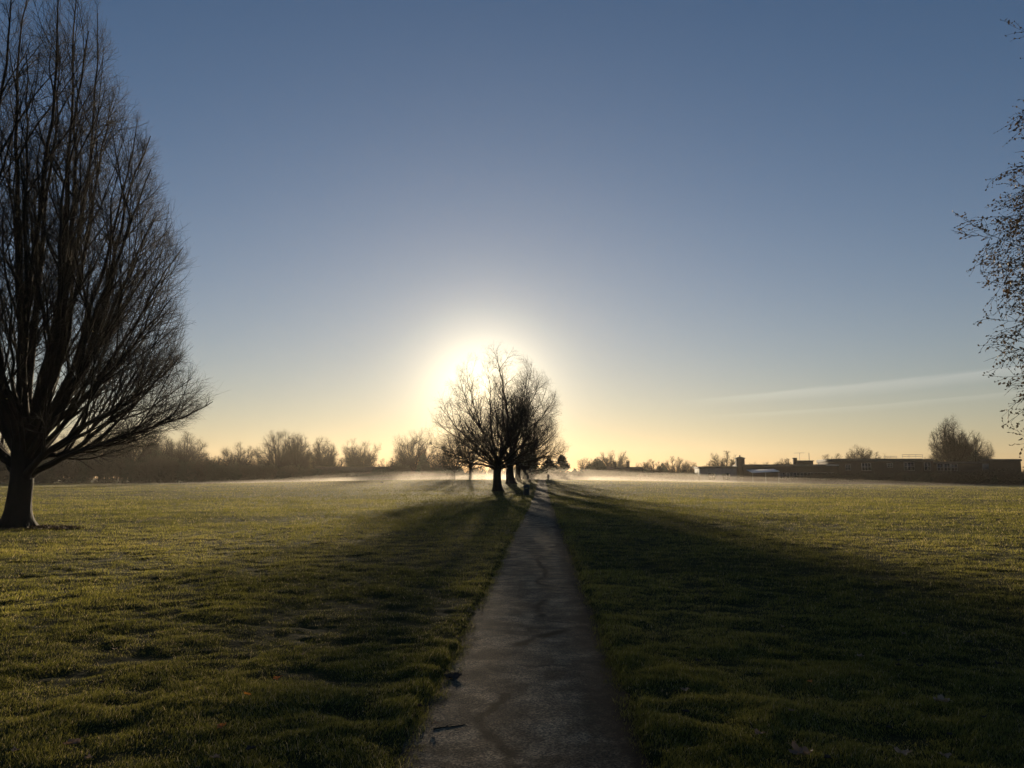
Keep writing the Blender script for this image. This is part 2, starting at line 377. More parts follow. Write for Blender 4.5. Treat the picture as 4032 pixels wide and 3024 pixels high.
    L(b.outputs[0], out.inputs[0])
    # the worn wandering cracks of this stretch, as polylines on the ground
    crack = np.zeros(X.size); xf, yf = X.ravel(), Y.ravel()
    for wd, pl in CRACKS:
        g_ = []
        for (cx, cy) in pl:
            rr = ray((1500 + cx / 1.7955) / 3.9375, (2100 + cy / 1.7955) / 3.9375); t = (CAMH + .04) / -rr[2]; g_.append((rr[0] * t, rr[1] * t))
        for (a, b) in zip(g_[:-1], g_[1:]):
            ax, ay = a; bx, by = b[0] - ax, b[1] - ay; q_ = bx * bx + by * by
            jx = xf + vnoise(xf, yf, .09, 61) * .022; jy = yf + vnoise(xf, yf, .11, 62) * .04
            tt = np.clip(((jx - ax) * bx + (jy - ay) * by) / q_, 0, 1)
            d2 = np.hypot(jx - ax - tt * bx, (jy - ay - tt * by) * .7)
            crack = np.maximum(crack, np.exp(-(d2 / (wd * 1.25)) ** 1.5) * (.8 + .3 * vnoise(xf, yf, .14, 63)))
    U2 = U.ravel(); across = np.abs(U2) + np.where(U2 > 0, .17, -.08)
    tag(mb.build('path', m, attrs={'across': across, 'crack': crack}), kind='structure')

# ------------------------------------------------------------------ grass
def build_grass():
    rng = np.random.default_rng(5)
    def sample(n, r0, r1, p, half=R(41)):
        # density ~ r^-p
        u = rng.random(n)
        e = 2 - p
        r = (r0 ** e + u * (r1 ** e - r0 ** e)) ** (1 / e) if abs(e) > 1e-3 else r0 * (r1 / r0) ** u
        a = (rng.random(n) * 2 - 1) * half
        return r * np.sin(a), r * np.cos(a), r
    S = [sample(int(620000 * 1.5 * GD), 2.2, 8, .6, R(62)), sample(int(1200000 * GD), 8, 70, 2.15, R(47)), sample(int(420000 * GD), 70, 290, 1.9, R(38))]
    x = np.concatenate([s[0] for s in S]); y = np.concatenate([s[1] for s in S]); r = np.concatenate([s[2] for s in S])
    x = x - .0; y = y - 0
    d = pd(x, y)
    n1 = vnoise(x, y, .62, 1); n2 = vnoise(x, y, .27, 2); n3 = vnoise(x, y, 2.3, 12); n4 = vnoise(x, y, .13, 14)
    clump = .5 + .20 * n1 + .32 * n2 + .2 * n3 + .32 * n4
    # worn bare strip beside the path, foot of the big tree
    tx, ty = TREE_L
    soil = np.hypot((x - tx - .35) / 1.5, (y - ty) / .9)
    keep = (rng.random(len(x)) < .12 + 1.25 * clump) & (d > -.01 - .11 * rng.random(len(x)) ** 3) & (soil > .75 + .4 * rng.random(len(x)))
    x, y, r, clump, d = x[keep], y[keep], r[keep], clump[keep], d[keep]
    n = len(x)
    z = ground_z(x, y); z = np.where(d < .02, np.maximum(z, soft(path_x(y), y) - .024), z)
    sc = np.maximum(r / 8, 1.0)
    h = (.012 + .020 * np.clip(clump, 0, 1.2)) * (.55 + .8 * rng.random(n)) * np.minimum(sc, 7) ** .72
    tall = rng.random(n) < .025; h[tall] *= 1.9
    edge = np.exp(-np.clip(d, 0, 9) / .12); h *= 1 + .35 * edge
    w = (.0021 + .0016 * rng.random(n)) * sc ** .92
    az_ = rng.random(n) * 2 * np.pi
    lean = (.25 + .75 * rng.random(n)) * h * .8 * np.where(rng.random(n) < .3, 2.0, 1.0)
    dirv = np.stack([np.cos(az_), np.sin(az_), np.zeros(n)], -1)
    # blades lie over with the clump's slope, like damp winter turf
    ca = vnoise(x, y, .5, 31) * 3.1; dirv += .7 * np.stack([np.cos(ca), np.sin(ca), np.zeros(n)], -1); dirv = nrm(dirv)
    fa = rng.random(n) * 2 * np.pi
    side = np.stack([np.cos(fa), np.sin(fa), np.zeros(n)], -1) * w[:, None] * .5
    base = np.stack([x, y, z - .004], -1)
    midp = base + dirv * (lean * .35)[:, None] + np.array([0, 0, 1.0]) * (h * .62)[:, None]
    tip = base + dirv * lean[:, None] + np.array([0, 0, 1.0]) * h[:, None]
    near = r < 14
    mb = MB()
    a = near; k = a.sum()
    V = np.stack([base[a] - side[a], base[a] + side[a], midp[a] + side[a] * .8, midp[a] - side[a] * .8, tip[a]], 1)
    o = np.arange(k)[:, None] * 5
    mb.add(V, q=o + np.array([[0, 1, 2, 3]]), t=o + np.array([[3, 2, 4]]))
    b = ~near; kb = b.sum()
    V = np.stack([base[b] - side[b], base[b] + side[b], tip[b]], 1)
    mb.add(V, t=np.arange(kb)[:, None] * 3 + np.array([[0, 1, 2]]))
    tone = np.clip(.45 + .22 * vnoise(x, y, 1.9, 41) + .16 * vnoise(x, y, 9, 42) + .5 * (rng.random(n) - .5), 0, .97)
    straw = rng.random(n) < .05 + .05 * (vnoise(x, y, 3.1, 43) > .3); tone[straw] = 1
    rn = np.concatenate([np.repeat(tone[a], 5), np.repeat(tone[b], 3)])
    m = leafy('grass_blades', None, None, GR_TR, .6, GR_GL, stops=[(0, (.040, .048, .010)), (.4, (.148, .142, .028)), (.75, (.275, .25, .052)), (.955, (.36, .29, .09)), (1, (.50, .40, .22))])
    tag(mb.build('grass', m, smooth=False, attrs={'rnd': rn}), 'short damp green winter grass covering the whole playing field', 'grass', kind='stuff')
    print('blades', n)
TREE_L = tuple(at(17, 528, 25.5))[:2]
GD = 1.0; GR_TR = .70; GR_GL = .02
build_ground(); build_path(); build_grass()

# ------------------------------------------------------------------ bare trees, grown level by level
UP = np.array([0, 0, 1.0])
def curves(rng, P, D, Ln, R0, K, wander, trop, tip, curl=None):
    n = len(P); pts = np.empty((n, K + 1, 3)); pts[:, 0] = P; D = nrm(D).copy()
    st = (Ln / K)[:, None]
    for k in range(K):
        D = nrm(D + wander * rng.normal(size=(n, 3)) + UP * trop)
        pts[:, k + 1] = pts[:, k] + D * st
    t = np.linspace(0, 1, K + 1)
    rad = R0[:, None] * (1 - (1 - tip) * t[None, :] ** .9)
    return pts, rad
def children(rng, pts, rad, m, t0, t1, ang, angv, phase=None):
    """m positions on every parent; returns base points, directions, parent radius there, t"""
    n, K, _ = pts.shape
    t = t0 + (t1 - t0) * (np.arange(m)[None, :] + rng.random((n, m))) / m
    f = t * (K - 1); i = np.minimum(f.astype(int), K - 2); w = (f - i)
    ar = np.arange(n)[:, None]
    P = pts[ar, i] * (1 - w[..., None]) + pts[ar, i + 1] * w[..., None]
    T = nrm(pts[ar, i + 1] - pts[ar, i])
    r = rad[ar, i] * (1 - w) + rad[ar, i + 1] * w
    ref = np.where(np.abs(T[..., 2:3]) > .9, np.array([1.0, 0, 0]), UP)
    A = nrm(np.cross(T, ref)); B = np.cross(T, A)
    az = (np.arange(m)[None, :] * 2.4 + rng.random((n, 1)) * 6.28 + rng.normal(size=(n, m)) * .4)
    a = ang + angv * rng.normal(size=(n, m))
    D = T * np.cos(a)[..., None] + (A * np.cos(az)[..., None] + B * np.sin(az)[..., None]) * np.sin(a)[..., None]
    return P.reshape(-1, 3), D.reshape(-1, 3), r.reshape(-1), t.reshape(-1)
def fit(pts, env, slack, minf=.12):
    """shrink every curve so that it ends inside the crown's outline"""
    n, K, _ = pts.shape
    q = pts.reshape(-1, 3); rr = np.hypot(q[:, 0], q[:, 1]); az = np.arctan2(q[:, 1], q[:, 0])
    out = (rr > env(q[:, 2], az) * slack.repeat(K)).reshape(n, K); out[:, 0] = False
    first = np.where(out.any(1), out.argmax(1), K - 1) 
    s = np.where(out.any(1), np.maximum(first - .5, 0) / (K - 1), 1.0)
    s = np.maximum(s, minf)
    return pts[:, :1] + (pts - pts[:, :1]) * s[:, None, None], s
def env_from(zs, rs, lump, seed):
    zs = np.array(zs, float); rs = np.array(rs, float)
    def f(z, az):
        b = np.interp(z, zs, rs, left=rs[0], right=0.0)
        return b * (1 + lump * vnoise(np.cos(az) * 3 + z * .35, np.sin(az) * 3 + z * .2, .9, seed))
    return f
def bezier(P0, P1, P2, P3, K):
    t = np.linspace(0, 1, K + 1)[None, :, None]
    return ((1 - t) ** 3) * P0[:, None] + 3 * t * (1 - t) ** 2 * P1[:, None] + 3 * t * t * (1 - t) * P2[:, None] + t ** 3 * P3[:, None]

def bare_tree(seed, H, trunk_h, trunk_r, env, nl, spread=.5, lean=(0, 0), flare=1.6, lv=(14, 10, 6), ls=(.30, .13, .05), ang=(.55, .6, .6),
              trop=(.08, .05, .03), wander=(.10, .16, .2), twig_r=.005, limbs=None, limb_r=.42, zlo=None, sides=(10, 7, 4, 3), leader=True, rise=.8, low=0.0, c0=.16, tz=None, lr=1.0, reach=1.0):
    """returns (trunk MB, crown MB, end points of the twigs)"""
    rng = np.random.default_rng(seed)
    tr = MB(); cr = MB()
    # trunk with root flare
    K = 26; t = np.linspace(0, 1, K + 1)
    top = trunk_h * 1.12
    tp = np.stack([lean[0] * t + .04 * np.sin(t * 5 + seed) * trunk_h * .3, lean[1] * t + 0 * t, -.12 + t * (top + .12)], -1)
    trd = trunk_r * (1 - .12 * t) * (1 + (flare - 1) * np.exp(-np.maximum(tp[:, 2], 0) / (trunk_r * .85))) * (1 + .10 * np.exp(-((t - 1) / .2) ** 2))
    n0 = tr.n; tubes(tr, tp[None], trd[None], 20)
    V = tr.v[-1]; a = np.arctan2(V[:, 1] - np.interp(V[:, 2], tp[:, 2], tp[:, 1]), V[:, 0] - np.interp(V[:, 2], tp[:, 2], tp[:, 0]))
    but = 1 + (.16 * np.sin(a * 5 + seed) + .08 * np.sin(a * 9 + seed * 2)) * np.exp(-np.maximum(V[:, 2], 0) / (trunk_r * 1.1)) + .03 * vnoise(a * 3, V[:, 2], .6, seed)
    cx = np.interp(V[:, 2], tp[:, 2], tp[:, 0]); cy = np.interp(V[:, 2], tp[:, 2], tp[:, 1])
    V[:, 0] = cx + (V[:, 0] - cx) * but; V[:, 1] = cy + (V[:, 1] - cy) * but
    # limbs: from the top of the trunk to points spread over the crown's outline
    if limbs is None:
        limbs = []
        for i in range(nl):
            f = (i + .5) / nl
            zt = (zlo if zlo is not None else trunk_h * 1.15) + ((H * .985) - (zlo if zlo is not None else trunk_h * 1.15)) * (f ** rise)
            azt = i * 2.39996 + rng.normal() * .25
            limbs.append((azt, zt, rng.uniform(.86, 1.0)))
        if leader: limbs.append((0, H * .95, .0))
    P0, P1, P2, P3, RR = [], [], [], [], []
    for (azt, zt, fr) in limbs:
        rr = float(env(np.array([min(zt, H * .97)]), np.array([azt]))[0]) * fr
        tx, ty = math.cos(azt) * rr, math.sin(azt) * rr
        steep = (zt - trunk_h) / max(H - trunk_h, .1)
        z0 = trunk_h * (.78 + .34 * min(1, steep * 1.3)) - low * rng.random() * (1 - steep)
        b = np.array([np.interp(z0, tp[:, 2], tp[:, 0]), np.interp(z0, tp[:, 2], tp[:, 1]), z0]) + np.array([math.cos(azt), math.sin(azt), 0]) * trunk_r * .35 * (1 - steep * .5)
        e = np.array([tx, ty, zt]); e = b + (e - b) * (reach + (.08 * rng.normal() if reach < .9 else 0)); d = np.linalg.norm(e - b)
        outw = np.array([math.cos(azt), math.sin(azt), 0])
        p1 = b + (outw * spread * (1 - .45 * steep) + UP * (.35 + .65 * steep)) * d * .36
        if lr < 1: p1 = b + (e - b) * .33 + UP * d * .03
        p2 = e - (outw * .22 * (1 - steep) + UP * (.30 + .25 * steep) + (e - b) / d * .5) * d * .30
        if lr < 1: p2 = b + (e - b) * .68 + (outw * .10 - UP * .02) * d
        jit = rng.normal(size=3) * d * .05
        P0.append(b); P1.append(p1 + jit); P2.append(p2 - jit * .6); P3.append(e)
        RR.append(trunk_r * limb_r * (.72 + .5 * rng.random()) * (.65 + .5 * min(1.0, d / (H * .7))))
    P0, P1, P2, P3, RR = map(np.array, (P0, P1, P2, P3, RR))
    if leader and limbs[-1][2] == 0: RR[-1] = trunk_r * .55
    L0 = bezier(P0, P1, P2, P3, 16)
    wob = rng.normal(size=L0.shape) * (.007 if H > 18 else .012) * H; wob = np.cumsum(wob, 1) * .28; wob -= np.linspace(0, 1, 17)[None, :, None] * wob[:, -1:]; wob[:, 0] = 0
    L0 += wob
    tt = np.linspace(0, 1, 17)[None, :]
    r0 = RR[:, None] * (1 - .93 * tt ** .75) * (1 + .5 * np.exp(-tt / .04)) + twig_r
    tubes(tr, L0, r0, sides[1])
    lens = np.linalg.norm(P3 - P0, axis=1)
    # secondary branches
    pts, rad, plen = L0, r0, lens
    ends = []
    for k in range(3):
        m = lv[k]
        P, D, r, t = children(rng, pts, rad, m, (c0, .12, .10)[k], (.99, .99, 1.0)[k], ang[k], .16)
        pl = plen.repeat(m)
        shape = (1.1 - .40 * t) if k == 0 else (1.1 - .5 * t)
        Ln = H * ls[k] * shape * (.6 + .7 * rng.random(len(t)))
        if k > 0: Ln = np.minimum(Ln, pl * .75)
        rr = np.minimum(r * (.62, .62, .7)[k], np.maximum(Ln * (.014, .010, .009)[k], twig_r * (2.2, 1.3, .9)[k]))
        Kk = (9, 6, 3)[k]
        if k == 0: D = nrm(D + UP * .25 * (tz if tz is not None else 1))
        c, rd = curves(rng, P, D, Ln, rr, Kk, wander[k], trop[k], (.22, .35, .55)[k])
        slack = .90 + .16 * rng.random(len(c)) if k == 0 else .97 + .14 * rng.random(len(c))
        c, s = fit(c, env, slack)
        tubes(tr if k == 0 else cr, c, rd, sides[min(k + 1, 3)] if k < 2 else 3)
        pts, rad, plen = c, rd, Ln * s
        # outer twigs on the secondaries' tips too
    ends = pts[:, -1]
    return tr, cr, ends
def place_tree(name, label, cat, group, x, y, tr, cr, bark, twig, rz=0.0, z=None, extra=None):
    o = empty(name, (x, y, gs(x, y) if z is None else z), rz, label=label, cat=cat, group=group)
    tr.build('trunk', bark, o); cr.build('crown', twig, o)
    return o

# the big tree at the left, close by
lx, ly = TREE_L
zs = [1.8, 2.6, 3.6, 4.6, 6, 8.3, 10.6, 12.6, 14.4, 16.2, 17.8, 19.4, 20.6]
rs = [1.6, 3.6, 5.3, 5.8, 4.75, 4.45, 4.1, 3.5, 2.75, 2.0, 1.5, 1.1, .2]
env = env_from(zs, rs, .10, 77)
rng = random.Random(3)
limbs = []
for i in range(25):                                            # upright fan of limbs
    f = (i + .5) / 25
    limbs.append((i * 2.39996 + .35, 4.8 + (19.6 - 4.8) * f ** .80, rng.uniform(.88, 1)))
limbs += [(0.05, 4.1, 1.04), (-.35, 4.9, 1.0), (.3, 5.6, 1.0), (-.1, 7.4, 1.0), (.12, 9.4, 1), (-.2, 11.6, 1), (.2, 13.4, 1.0), (2.8, 4.2, 1), (3.5, 5.5, 1), (.5, 3.2, .85)]
tr, cr, ends = bare_tree(11, 20.4, 2.7, .36, env, 0, spread=.62, lv=(11, 11, 11), ls=(.20, .080, .036), ang=(.50, .60, .62), trop=(.07, .04, .02), wander=(.07, .11, .15),
                    twig_r=.0050, limbs=limbs, limb_r=.36, flare=1.75, low=.9)
BIG = place_tree('bare_tree', 'large bare spreading tree with a stout trunk, closest by, at the left edge', 'tree', None, lx, ly, tr, cr, M['bark'], M['twig'])
# a handful of yellow leaves still hanging low in the crown
def leaf_quads(rng, P, size, curl=.3):
    n = len(P); a = nrm(rng.normal(size=(n, 3))); b = nrm(np.cross(a, rng.normal(size=(n, 3)))); c = np.cross(a, b)
    s = size * (.6 + .8 * rng.random(n))[:, None]
    v = np.stack([P - a * s * .5, P + b * s * .28 + c * s * curl * .2, P + a * s * .5, P - b * s * .28 + c * s * curl * .2], 1)
    return v
rn = np.random.default_rng(2)
M['leaf_yellow'] = leafy('yellow_leaf', (.22, .15, .03), (.35, .26, .06), .5)
sel = ends[(ends[:, 2] < 7) & (np.hypot(ends[:, 0], ends[:, 1]) < 2.6)]
sel = sel[rn.permutation(len(sel))[:26]]
if len(sel):
    mb = MB(); v = leaf_quads(rn, sel, .09); mb.add(v, q=np.arange(len(sel) * 4).reshape(-1, 4)); mb.build('leaves', M['leaf_yellow'], BIG, attrs={'rnd': rn.random(len(sel) * 4)})

# the row of trees by the path, centre
def row_tree(label, px, vbase, y, H, zs, rs, seed, tr_h, tr_r, **k):
    p = at(px, vbase, y)
    env = env_from(zs, rs, k.pop('lump', .16), seed)
    tr, cr, ends = bare_tree(seed, H, tr_h, tr_r, env, k.pop('nl', 22), **k)
    return place_tree(k.get('name', 'bare_tree'), label, 'tree', 'bare trees beside the path', p.x, y, tr, cr, M['bark'], M['twig']), ends
lim = [(3.05, 12.2, .92), (2.9, 9.2, 1.0), (3.3, 7.3, 1.0), (3.0, 5.2, 1.02), (3.2, 3.6, 1.0), (2.4, 10.8, .9), (3.9, 8.6, .9), (2.2, 6.4, .9), (1.4, 12.9, .9), (.3, 11.4, .95), (-.3, 9.2, .9), (.5, 7.2, .95), (-.5, 5.6, .95), (.1, 4.4, .95),
       (1.2, 9.5, .9), (-1.6, 11.2, .9), (-1.2, 8, .9), (1.7, 6, .95), (-2.0, 5, .95), (4.6, 6.4, .9), (-.1, 13.2, .9), (2.0, 13.9, .8), (1.0, 4.5, .95), (-2.6, 4.2, 1.0), (.1, 13.3, .95), (3.1, 13.5, .95), (.5, 12.4, 1), (-.2, 10.4, 1), (0, 14.8, 0)]
row_tree('tall bare tree nearest on the path side, one low limb curving out left, sun behind', 497.3, 492, 82, 15.3,
         [1.6, 2.6, 4, 5.5, 7.5, 9.5, 11.2, 12.8, 14.3, 15.9], [3, 6.5, 7.0, 7.0, 6.9, 6.4, 5.5, 4.4, 3.1, .6], 21, 2.7, .44, limbs=lim, spread=.85, lv=(11, 10, 9), ls=(.23, .12, .060), ang=(.75, .72, .7), c0=.22,
         twig_r=.010, trop=(.05, .03, .01), wander=(.13, .17, .2), limb_r=.25, lump=.2, reach=.94)
row_tree('second bare tree in the row by the path, broad twiggy crown reaching right', 511.0, 485, 112, 15.2,
         [1.6, 2.8, 4.5, 6.5, 8.5, 10.5, 12.5, 14, 15.4], [4.5, 8.6, 9.4, 9.0, 8.0, 6.6, 5.0, 3.2, .5], 22, 3.2, .55, nl=22, spread=.95, lv=(10, 9, 7), ls=(.24, .12, .06), ang=(.75, .72, .7), c0=.3,
         twig_r=.011, trop=(.04, .02, .01), wander=(.13, .17, .2), limb_r=.2, lean=(-.3, 0), reach=.85)
row_tree('third bare tree in the row, between the second trunk and the dark evergreen', 518, 481, 134, 14.0,
         [1.6, 2.8, 4.5, 6.5, 8.5, 10.5, 12.5, 14.2], [4, 7.2, 8.4, 8.2, 7.2, 5.8, 3.8, .5], 23, 2.8, .45, nl=14, spread=.95, lv=(8, 7, 4), ls=(.24, .12, .06), ang=(.75, .72, .7), c0=.3,
         twig_r=.015, trop=(.04, .02, .01), wander=(.13, .17, .2), limb_r=.30)
row_tree('fourth bare tree of the row by the path, forked low, farthest along', 526, 480, 158, 12.0,
         [1.0, 2.4, 4.5, 6.5, 8.5, 10.5, 12.2], [2.5, 5.5, 7.0, 7.0, 6.0, 4.2, .5], 24, 1.4, .5, nl=14, spread=.9, lv=(8, 8, 3), ls=(.24, .12, .055), ang=(.7, .7, .7),
         twig_r=.024, trop=(.04, .02, .01), wander=(.12, .16, .2), limb_r=.34)
row_tree('small forked bare tree standing in the mist, left of the row by the path', 470.5, 482, 175, 10.5,
         [1.5, 2.6, 4, 6, 8, 9.6, 10.6], [3, 5.0, 6.2, 6.4, 5.2, 3, .4], 25, 3.0, .30, nl=16, spread=.8, lv=(9, 7, 3), ls=(.26, .12, .06), twig_r=.018)
row_tree('slender bare tree in the mist, left of the small forked one', 455, 482, 190, 12.0,
         [1.5, 2.6, 4, 6, 8, 10.6, 12.1], [3, 5.0, 6.6, 6.8, 6.0, 3.6, .4], 26, 2.6, .28, nl=14, spread=.8, lv=(9, 7, 3), ls=(.26, .12, .06), twig_r=.018)

# birch at the right edge: twigs hang down, most leaves and catkins still on
def weeping_tree():
    rng = np.random.default_rng(8)
    bx, by = 10.0, 11.6
    o = empty('birch_tree', (bx, by, gs(bx, by)), label='leafy birch with hanging twigs and small dark leaves reaching in from the right edge', cat='tree')
    K = 30; t = np.linspace(0, 1, K + 1); H = 10.5
    tp = np.stack([.25 * np.sin(t * 3), .15 * np.sin(t * 4 + 1), -.1 + t * H], -1)
    tr = MB(); tubes(tr, tp[None], (.17 * (1 - .93 * t) * (1 + .5 * np.exp(-tp[:, 2] / .2)))[None], 14)
    n = 200
    f = (np.arange(n) + .5) / n; z0 = 2.0 + 7.8 * f ** 1.1
    az = np.arange(n) * 2.39996 + .6
    # side of the crown that shows in the picture: gaps and bulges in the outline
    prof = np.interp(z0, [2.0, 3.0, 3.6, 4.3, 4.9, 5.4, 6.0, 6.6, 7.2, 8.0, 9, 10.2], [1.9, 2.3, 2.3, 2.8, 3.1, 2.7, 2.3, 2.4, 2.1, 1.9, 1.2, .3]) * (.74 + .30 * rng.random(n))
    P = np.stack([np.interp(z0, tp[:, 2], tp[:, 0]), np.interp(z0, tp[:, 2], tp[:, 1]), z0], -1)
    D = np.stack([np.cos(az), np.sin(az), .62 - .25 * f], -1)
    c, rd = curves(rng, P, D, prof * 1.0, .010 + .016 * (1 - f), 10, .10, -.06, .2)
    tubes(tr, c, rd, 6)
    cr = MB()
    P, D, r, t2 = children(rng, c, rd, 17, .25, 1, .7, .2)
    c2, rd2 = curves(rng, P, D, (.30 + .55 * rng.random(len(P))) * 1.0, np.full(len(P), .0042), 7, .13, -.05, .4); tubes(cr, c2, rd2, 4)
    P, D, r, t3 = children(rng, c2, rd2, 8, .1, 1, .65, .2)
    c3, rd3 = curves(rng, P, D, .10 + .22 * rng.random(len(P)), np.full(len(P), .0034), 4, .16, -.06, .5); tubes(cr, c3, rd3, 3)
    tr.build('trunk', M['birch'], o); cr.build('crown', M['twig'], o)
    S = c3[:, 1:].reshape(-1, 3); S = S[rng.random(len(S)) < .85]; S = S + rng.normal(size=S.shape) * .004
    v = leaf_quads(rng, S, .052, .5); lf = MB(); lf.add(v, q=np.arange(len(S) * 4).reshape(-1, 4))
    M['leaf_brown'] = leafy('hanging_leaf', (.03, .024, .010), (.10, .06, .02), .35)
    lf.build('leaves', M['leaf_brown'], o, smooth=False, attrs={'rnd': rng.random(len(S)).repeat(4) ** 2})
weeping_tree()
print('near trees built')

# ------------------------------------------------------------------ far trees, hedge, roofs
def D2(x): return x * 1024 / 2212.0                               # the photograph was measured at 2212 px width
def far_tree(seed, cx, top, wid, y, shape, label, group='bare trees beyond the field', dens=1.0, trunk=.28, lumpy=.12, cat='tree', spread=.8, ivy=None, vb=None):
    X = dx(D2(cx), y); zg = gs(X, y); H = (dz(D2(top), y) - zg) * 1.06
    W2 = D2(wid) / FPX * y / 2 * 1.22
    f = dict(round=([.16, .25, .42, .6, .78, .92, 1.0], [.45, .8, .98, 1.0, .85, .55, .1]),
             flat=([.2, .32, .5, .7, .86, .97, 1.0], [.3, .6, .85, 1.0, .95, .6, .1]),
             ovate=([.14, .25, .4, .6, .8, .93, 1.04], [.5, .85, 1.0, .95, .74, .45, .12]),
             broom=([.16, .3, .5, .7, .85, .96, 1.0], [.35, .7, .95, 1.0, .8, .45, .1]),
             cone=([.10, .2, .35, .5, .7, .88, 1.04], [.7, 1.0, 1.0, .86, .62, .40, .12]))[shape]
    zs = [a * H for a in f[0]]; rs = [b * W2 * .96 for b in f[1]]
    env = env_from(zs, rs, lumpy, seed)
    th = H * (.14 if shape != 'flat' else .2)
    n3 = 5 if dens >= 1 else 4
    tr, cr, ends = bare_tree(seed, H, th, H * .017 + .05, env, int(20 * dens), spread=1.15, lv=(11, 10, n3 + 3), ls=(.27, .14, .07), ang=(.62, .6, .6), trop=(.01, .01, .01), tz=0,
                             twig_r=.038 if dens < 1.2 else .034, limb_r=.58, lr=.5, reach=.84, rise=1.0, sides=(8, 5, 3, 3), wander=(.10, .15, .2), leader=shape == 'cone')
    o = place_tree('bare_tree', label, cat, group, X, y, tr, cr, M['bark_far'], M['twig'], z=zg)
    if ivy:
        mb = MB(); rn = np.random.default_rng(seed)
        for (fx, fz, fw, fh, n) in ivy:
            P = rn.normal(size=(n, 3)) * .42; P = P * np.minimum(1, 1 / np.linalg.norm(P, axis=1, keepdims=True))
            P = P * np.array([fw * W2, fw * W2, fh * H]) + np.array([fx * W2, 0, fz * H])
            v = leaf_quads(rn, P, .42); mb.add(v, q=np.arange(n * 4).reshape(-1, 4))
        mb.build('ivy', M['evergreen'], o, smooth=False, attrs={'rnd': rn.random(mb.n)})
    return o
M['evergreen'] = leafy('evergreen_leaf', (.012, .018, .008), (.035, .045, .018), .2)
M['bramble'] = leafy('bramble_leaf', (.025, .020, .012), (.055, .048, .022), .25)
T = 0
FT = [
 (31, -10, 930, 150, 232, 'round', 'far bare tree at the left picture edge, seen past the big trunk', 1.0),
 (32, 95, 938, 105, 240, 'broom', 'far bare tree seen just right of the big left trunk, low and wide', 1.0),
 (33, 165, 925, 110, 236, 'round', 'far bare tree behind the lowest branches of the big left tree', 1.0),
 (34, 215, 932, 90, 246, 'round', 'far bare tree half hidden behind its taller neighbour under the big branch tips', 1.0),
 (35, 283, 903, 118, 235, 'flat', 'tallest far bare tree on the left, thick forking limbs, below the big branch tips', 1.3),
 (36, 352, 942, 56, 242, 'ovate', 'narrow far bare tree between the dark ivy mass and the broom shaped crown', 1.0),
 (37, 398, 934, 78, 238, 'broom', 'neat dome shaped far bare tree right of the dark ivy mass', 1.4),
 (38, 449, 980, 44, 238, 'round', 'low bushy far bare tree just right of the dome shaped one', .8),
 (39, 472, 984, 40, 240, 'round', 'small far bare tree in the dip of the skyline on the left', .8),
 (40, 512, 958, 70, 238, 'broom', 'broad bushy far bare tree left of the twin crowned pair', 1.2),
 (41, 565, 982, 50, 240, 'round', 'thin low far bare tree tucked against the left foot of the twin crowned pair', .8),
 (42, 602, 931, 92, 243, 'round', 'wide round far bare tree, left of the twin crowned pair', 1.3),
 (43, 641, 934, 56, 240, 'ovate', 'slim far bare tree, right one of the twin crowned pair, dark with ivy low down', 1.3),
 (44, 698, 945, 60, 242, 'ovate', 'egg shaped far bare tree standing over the left end of the long roof', 1.3),
 (45, 742, 990, 60, 248, 'round', 'low scrubby far bare tree behind the long roof, between two taller crowns', .8),
 (46, 777, 951, 80, 242, 'flat', 'mushroom shaped far bare tree standing over the right half of the long roof', 1.3),
 (47, 838, 990, 52, 244, 'round', 'thin low far bare tree right of the long roof', .7),
 (48, 868, 978, 44, 240, 'broom', 'twiggy far bare bush tree at the left foot of the tall open crown', .8),
 (49, 895, 924, 92, 238, 'round', 'tall open far bare tree left of the sun, dark conifer at its foot', 1.1),
 (50, 958, 965, 50, 236, 'round', 'far bare tree in the glow, left of the misty slender tree', .8),
 (51, 1328, 974, 66, 250, 'flat', 'flat topped far bare tree rising behind the two chimney roof', 1.0),
 (52, 1266, 988, 36, 236, 'broom', 'slender far bare tree with upright stems between two dark evergreens', .8),
 (53, 1386, 998, 34, 240, 'round', 'small far bare tree at the right end of the two chimney roof', .7),
 (54, 1414, 993, 52, 240, 'round', 'rounded low far bare tree next right of the small one by the roof end', .9),
 (55, 1462, 986, 60, 244, 'round', 'loose straggly far bare tree, wide and see through, left of the street lamp', .9),
 (56, 1492, 996, 42, 240, 'round', 'low far bare tree immediately left of the street lamp', .9),
 (57, 1540, 998, 44, 205, 'round', 'low far bare tree at the left end of the pale school block', .9),
 (58, 1566, 977, 64, 212, 'flat', 'umbrella shaped far bare tree left of the square school tower', .8),
 (59, 1655, 996, 80, 215, 'flat', 'low flat far bare tree peeping over the school roof right of the tower', .8),
 (60, 1694, 990, 40, 218, 'round', 'dark little far bare tree over the school roof left of the rooftop room', 1.0),
 (61, 1803, 981, 66, 214, 'round', 'bushy dark far bare tree over the school roof right of the tall aerial pole', 1.2),
 (62, 1860, 961, 54, 216, 'round', 'fan shaped far bare tree over the left end of the two storey block', 1.2),
 (63, 1904, 978, 44, 216, 'round', 'low round far bare tree over the two storey block beside the fan shaped one', .9),
]
for (sd, cx, tp_, wd, y, shp, lab, dn) in FT:
    ivy = None
    if sd == 43: ivy = [(0, .32, .55, .22, 500)]
    if sd == 52: ivy = [(.1, .25, .7, .22, 200), (.5, .5, .3, .2, 60)]
    if sd == 61: ivy = [(.2, .5, .8, .3, 260)]
    if sd == 60: ivy = [(0, .6, .7, .25, 160)]
    if sd in (35, 40): ivy = [(-.1, .18, .5, .14, 260)]
    far_tree(sd, cx, tp_, wd, y, shp, lab[:200], dens=dn, ivy=ivy)
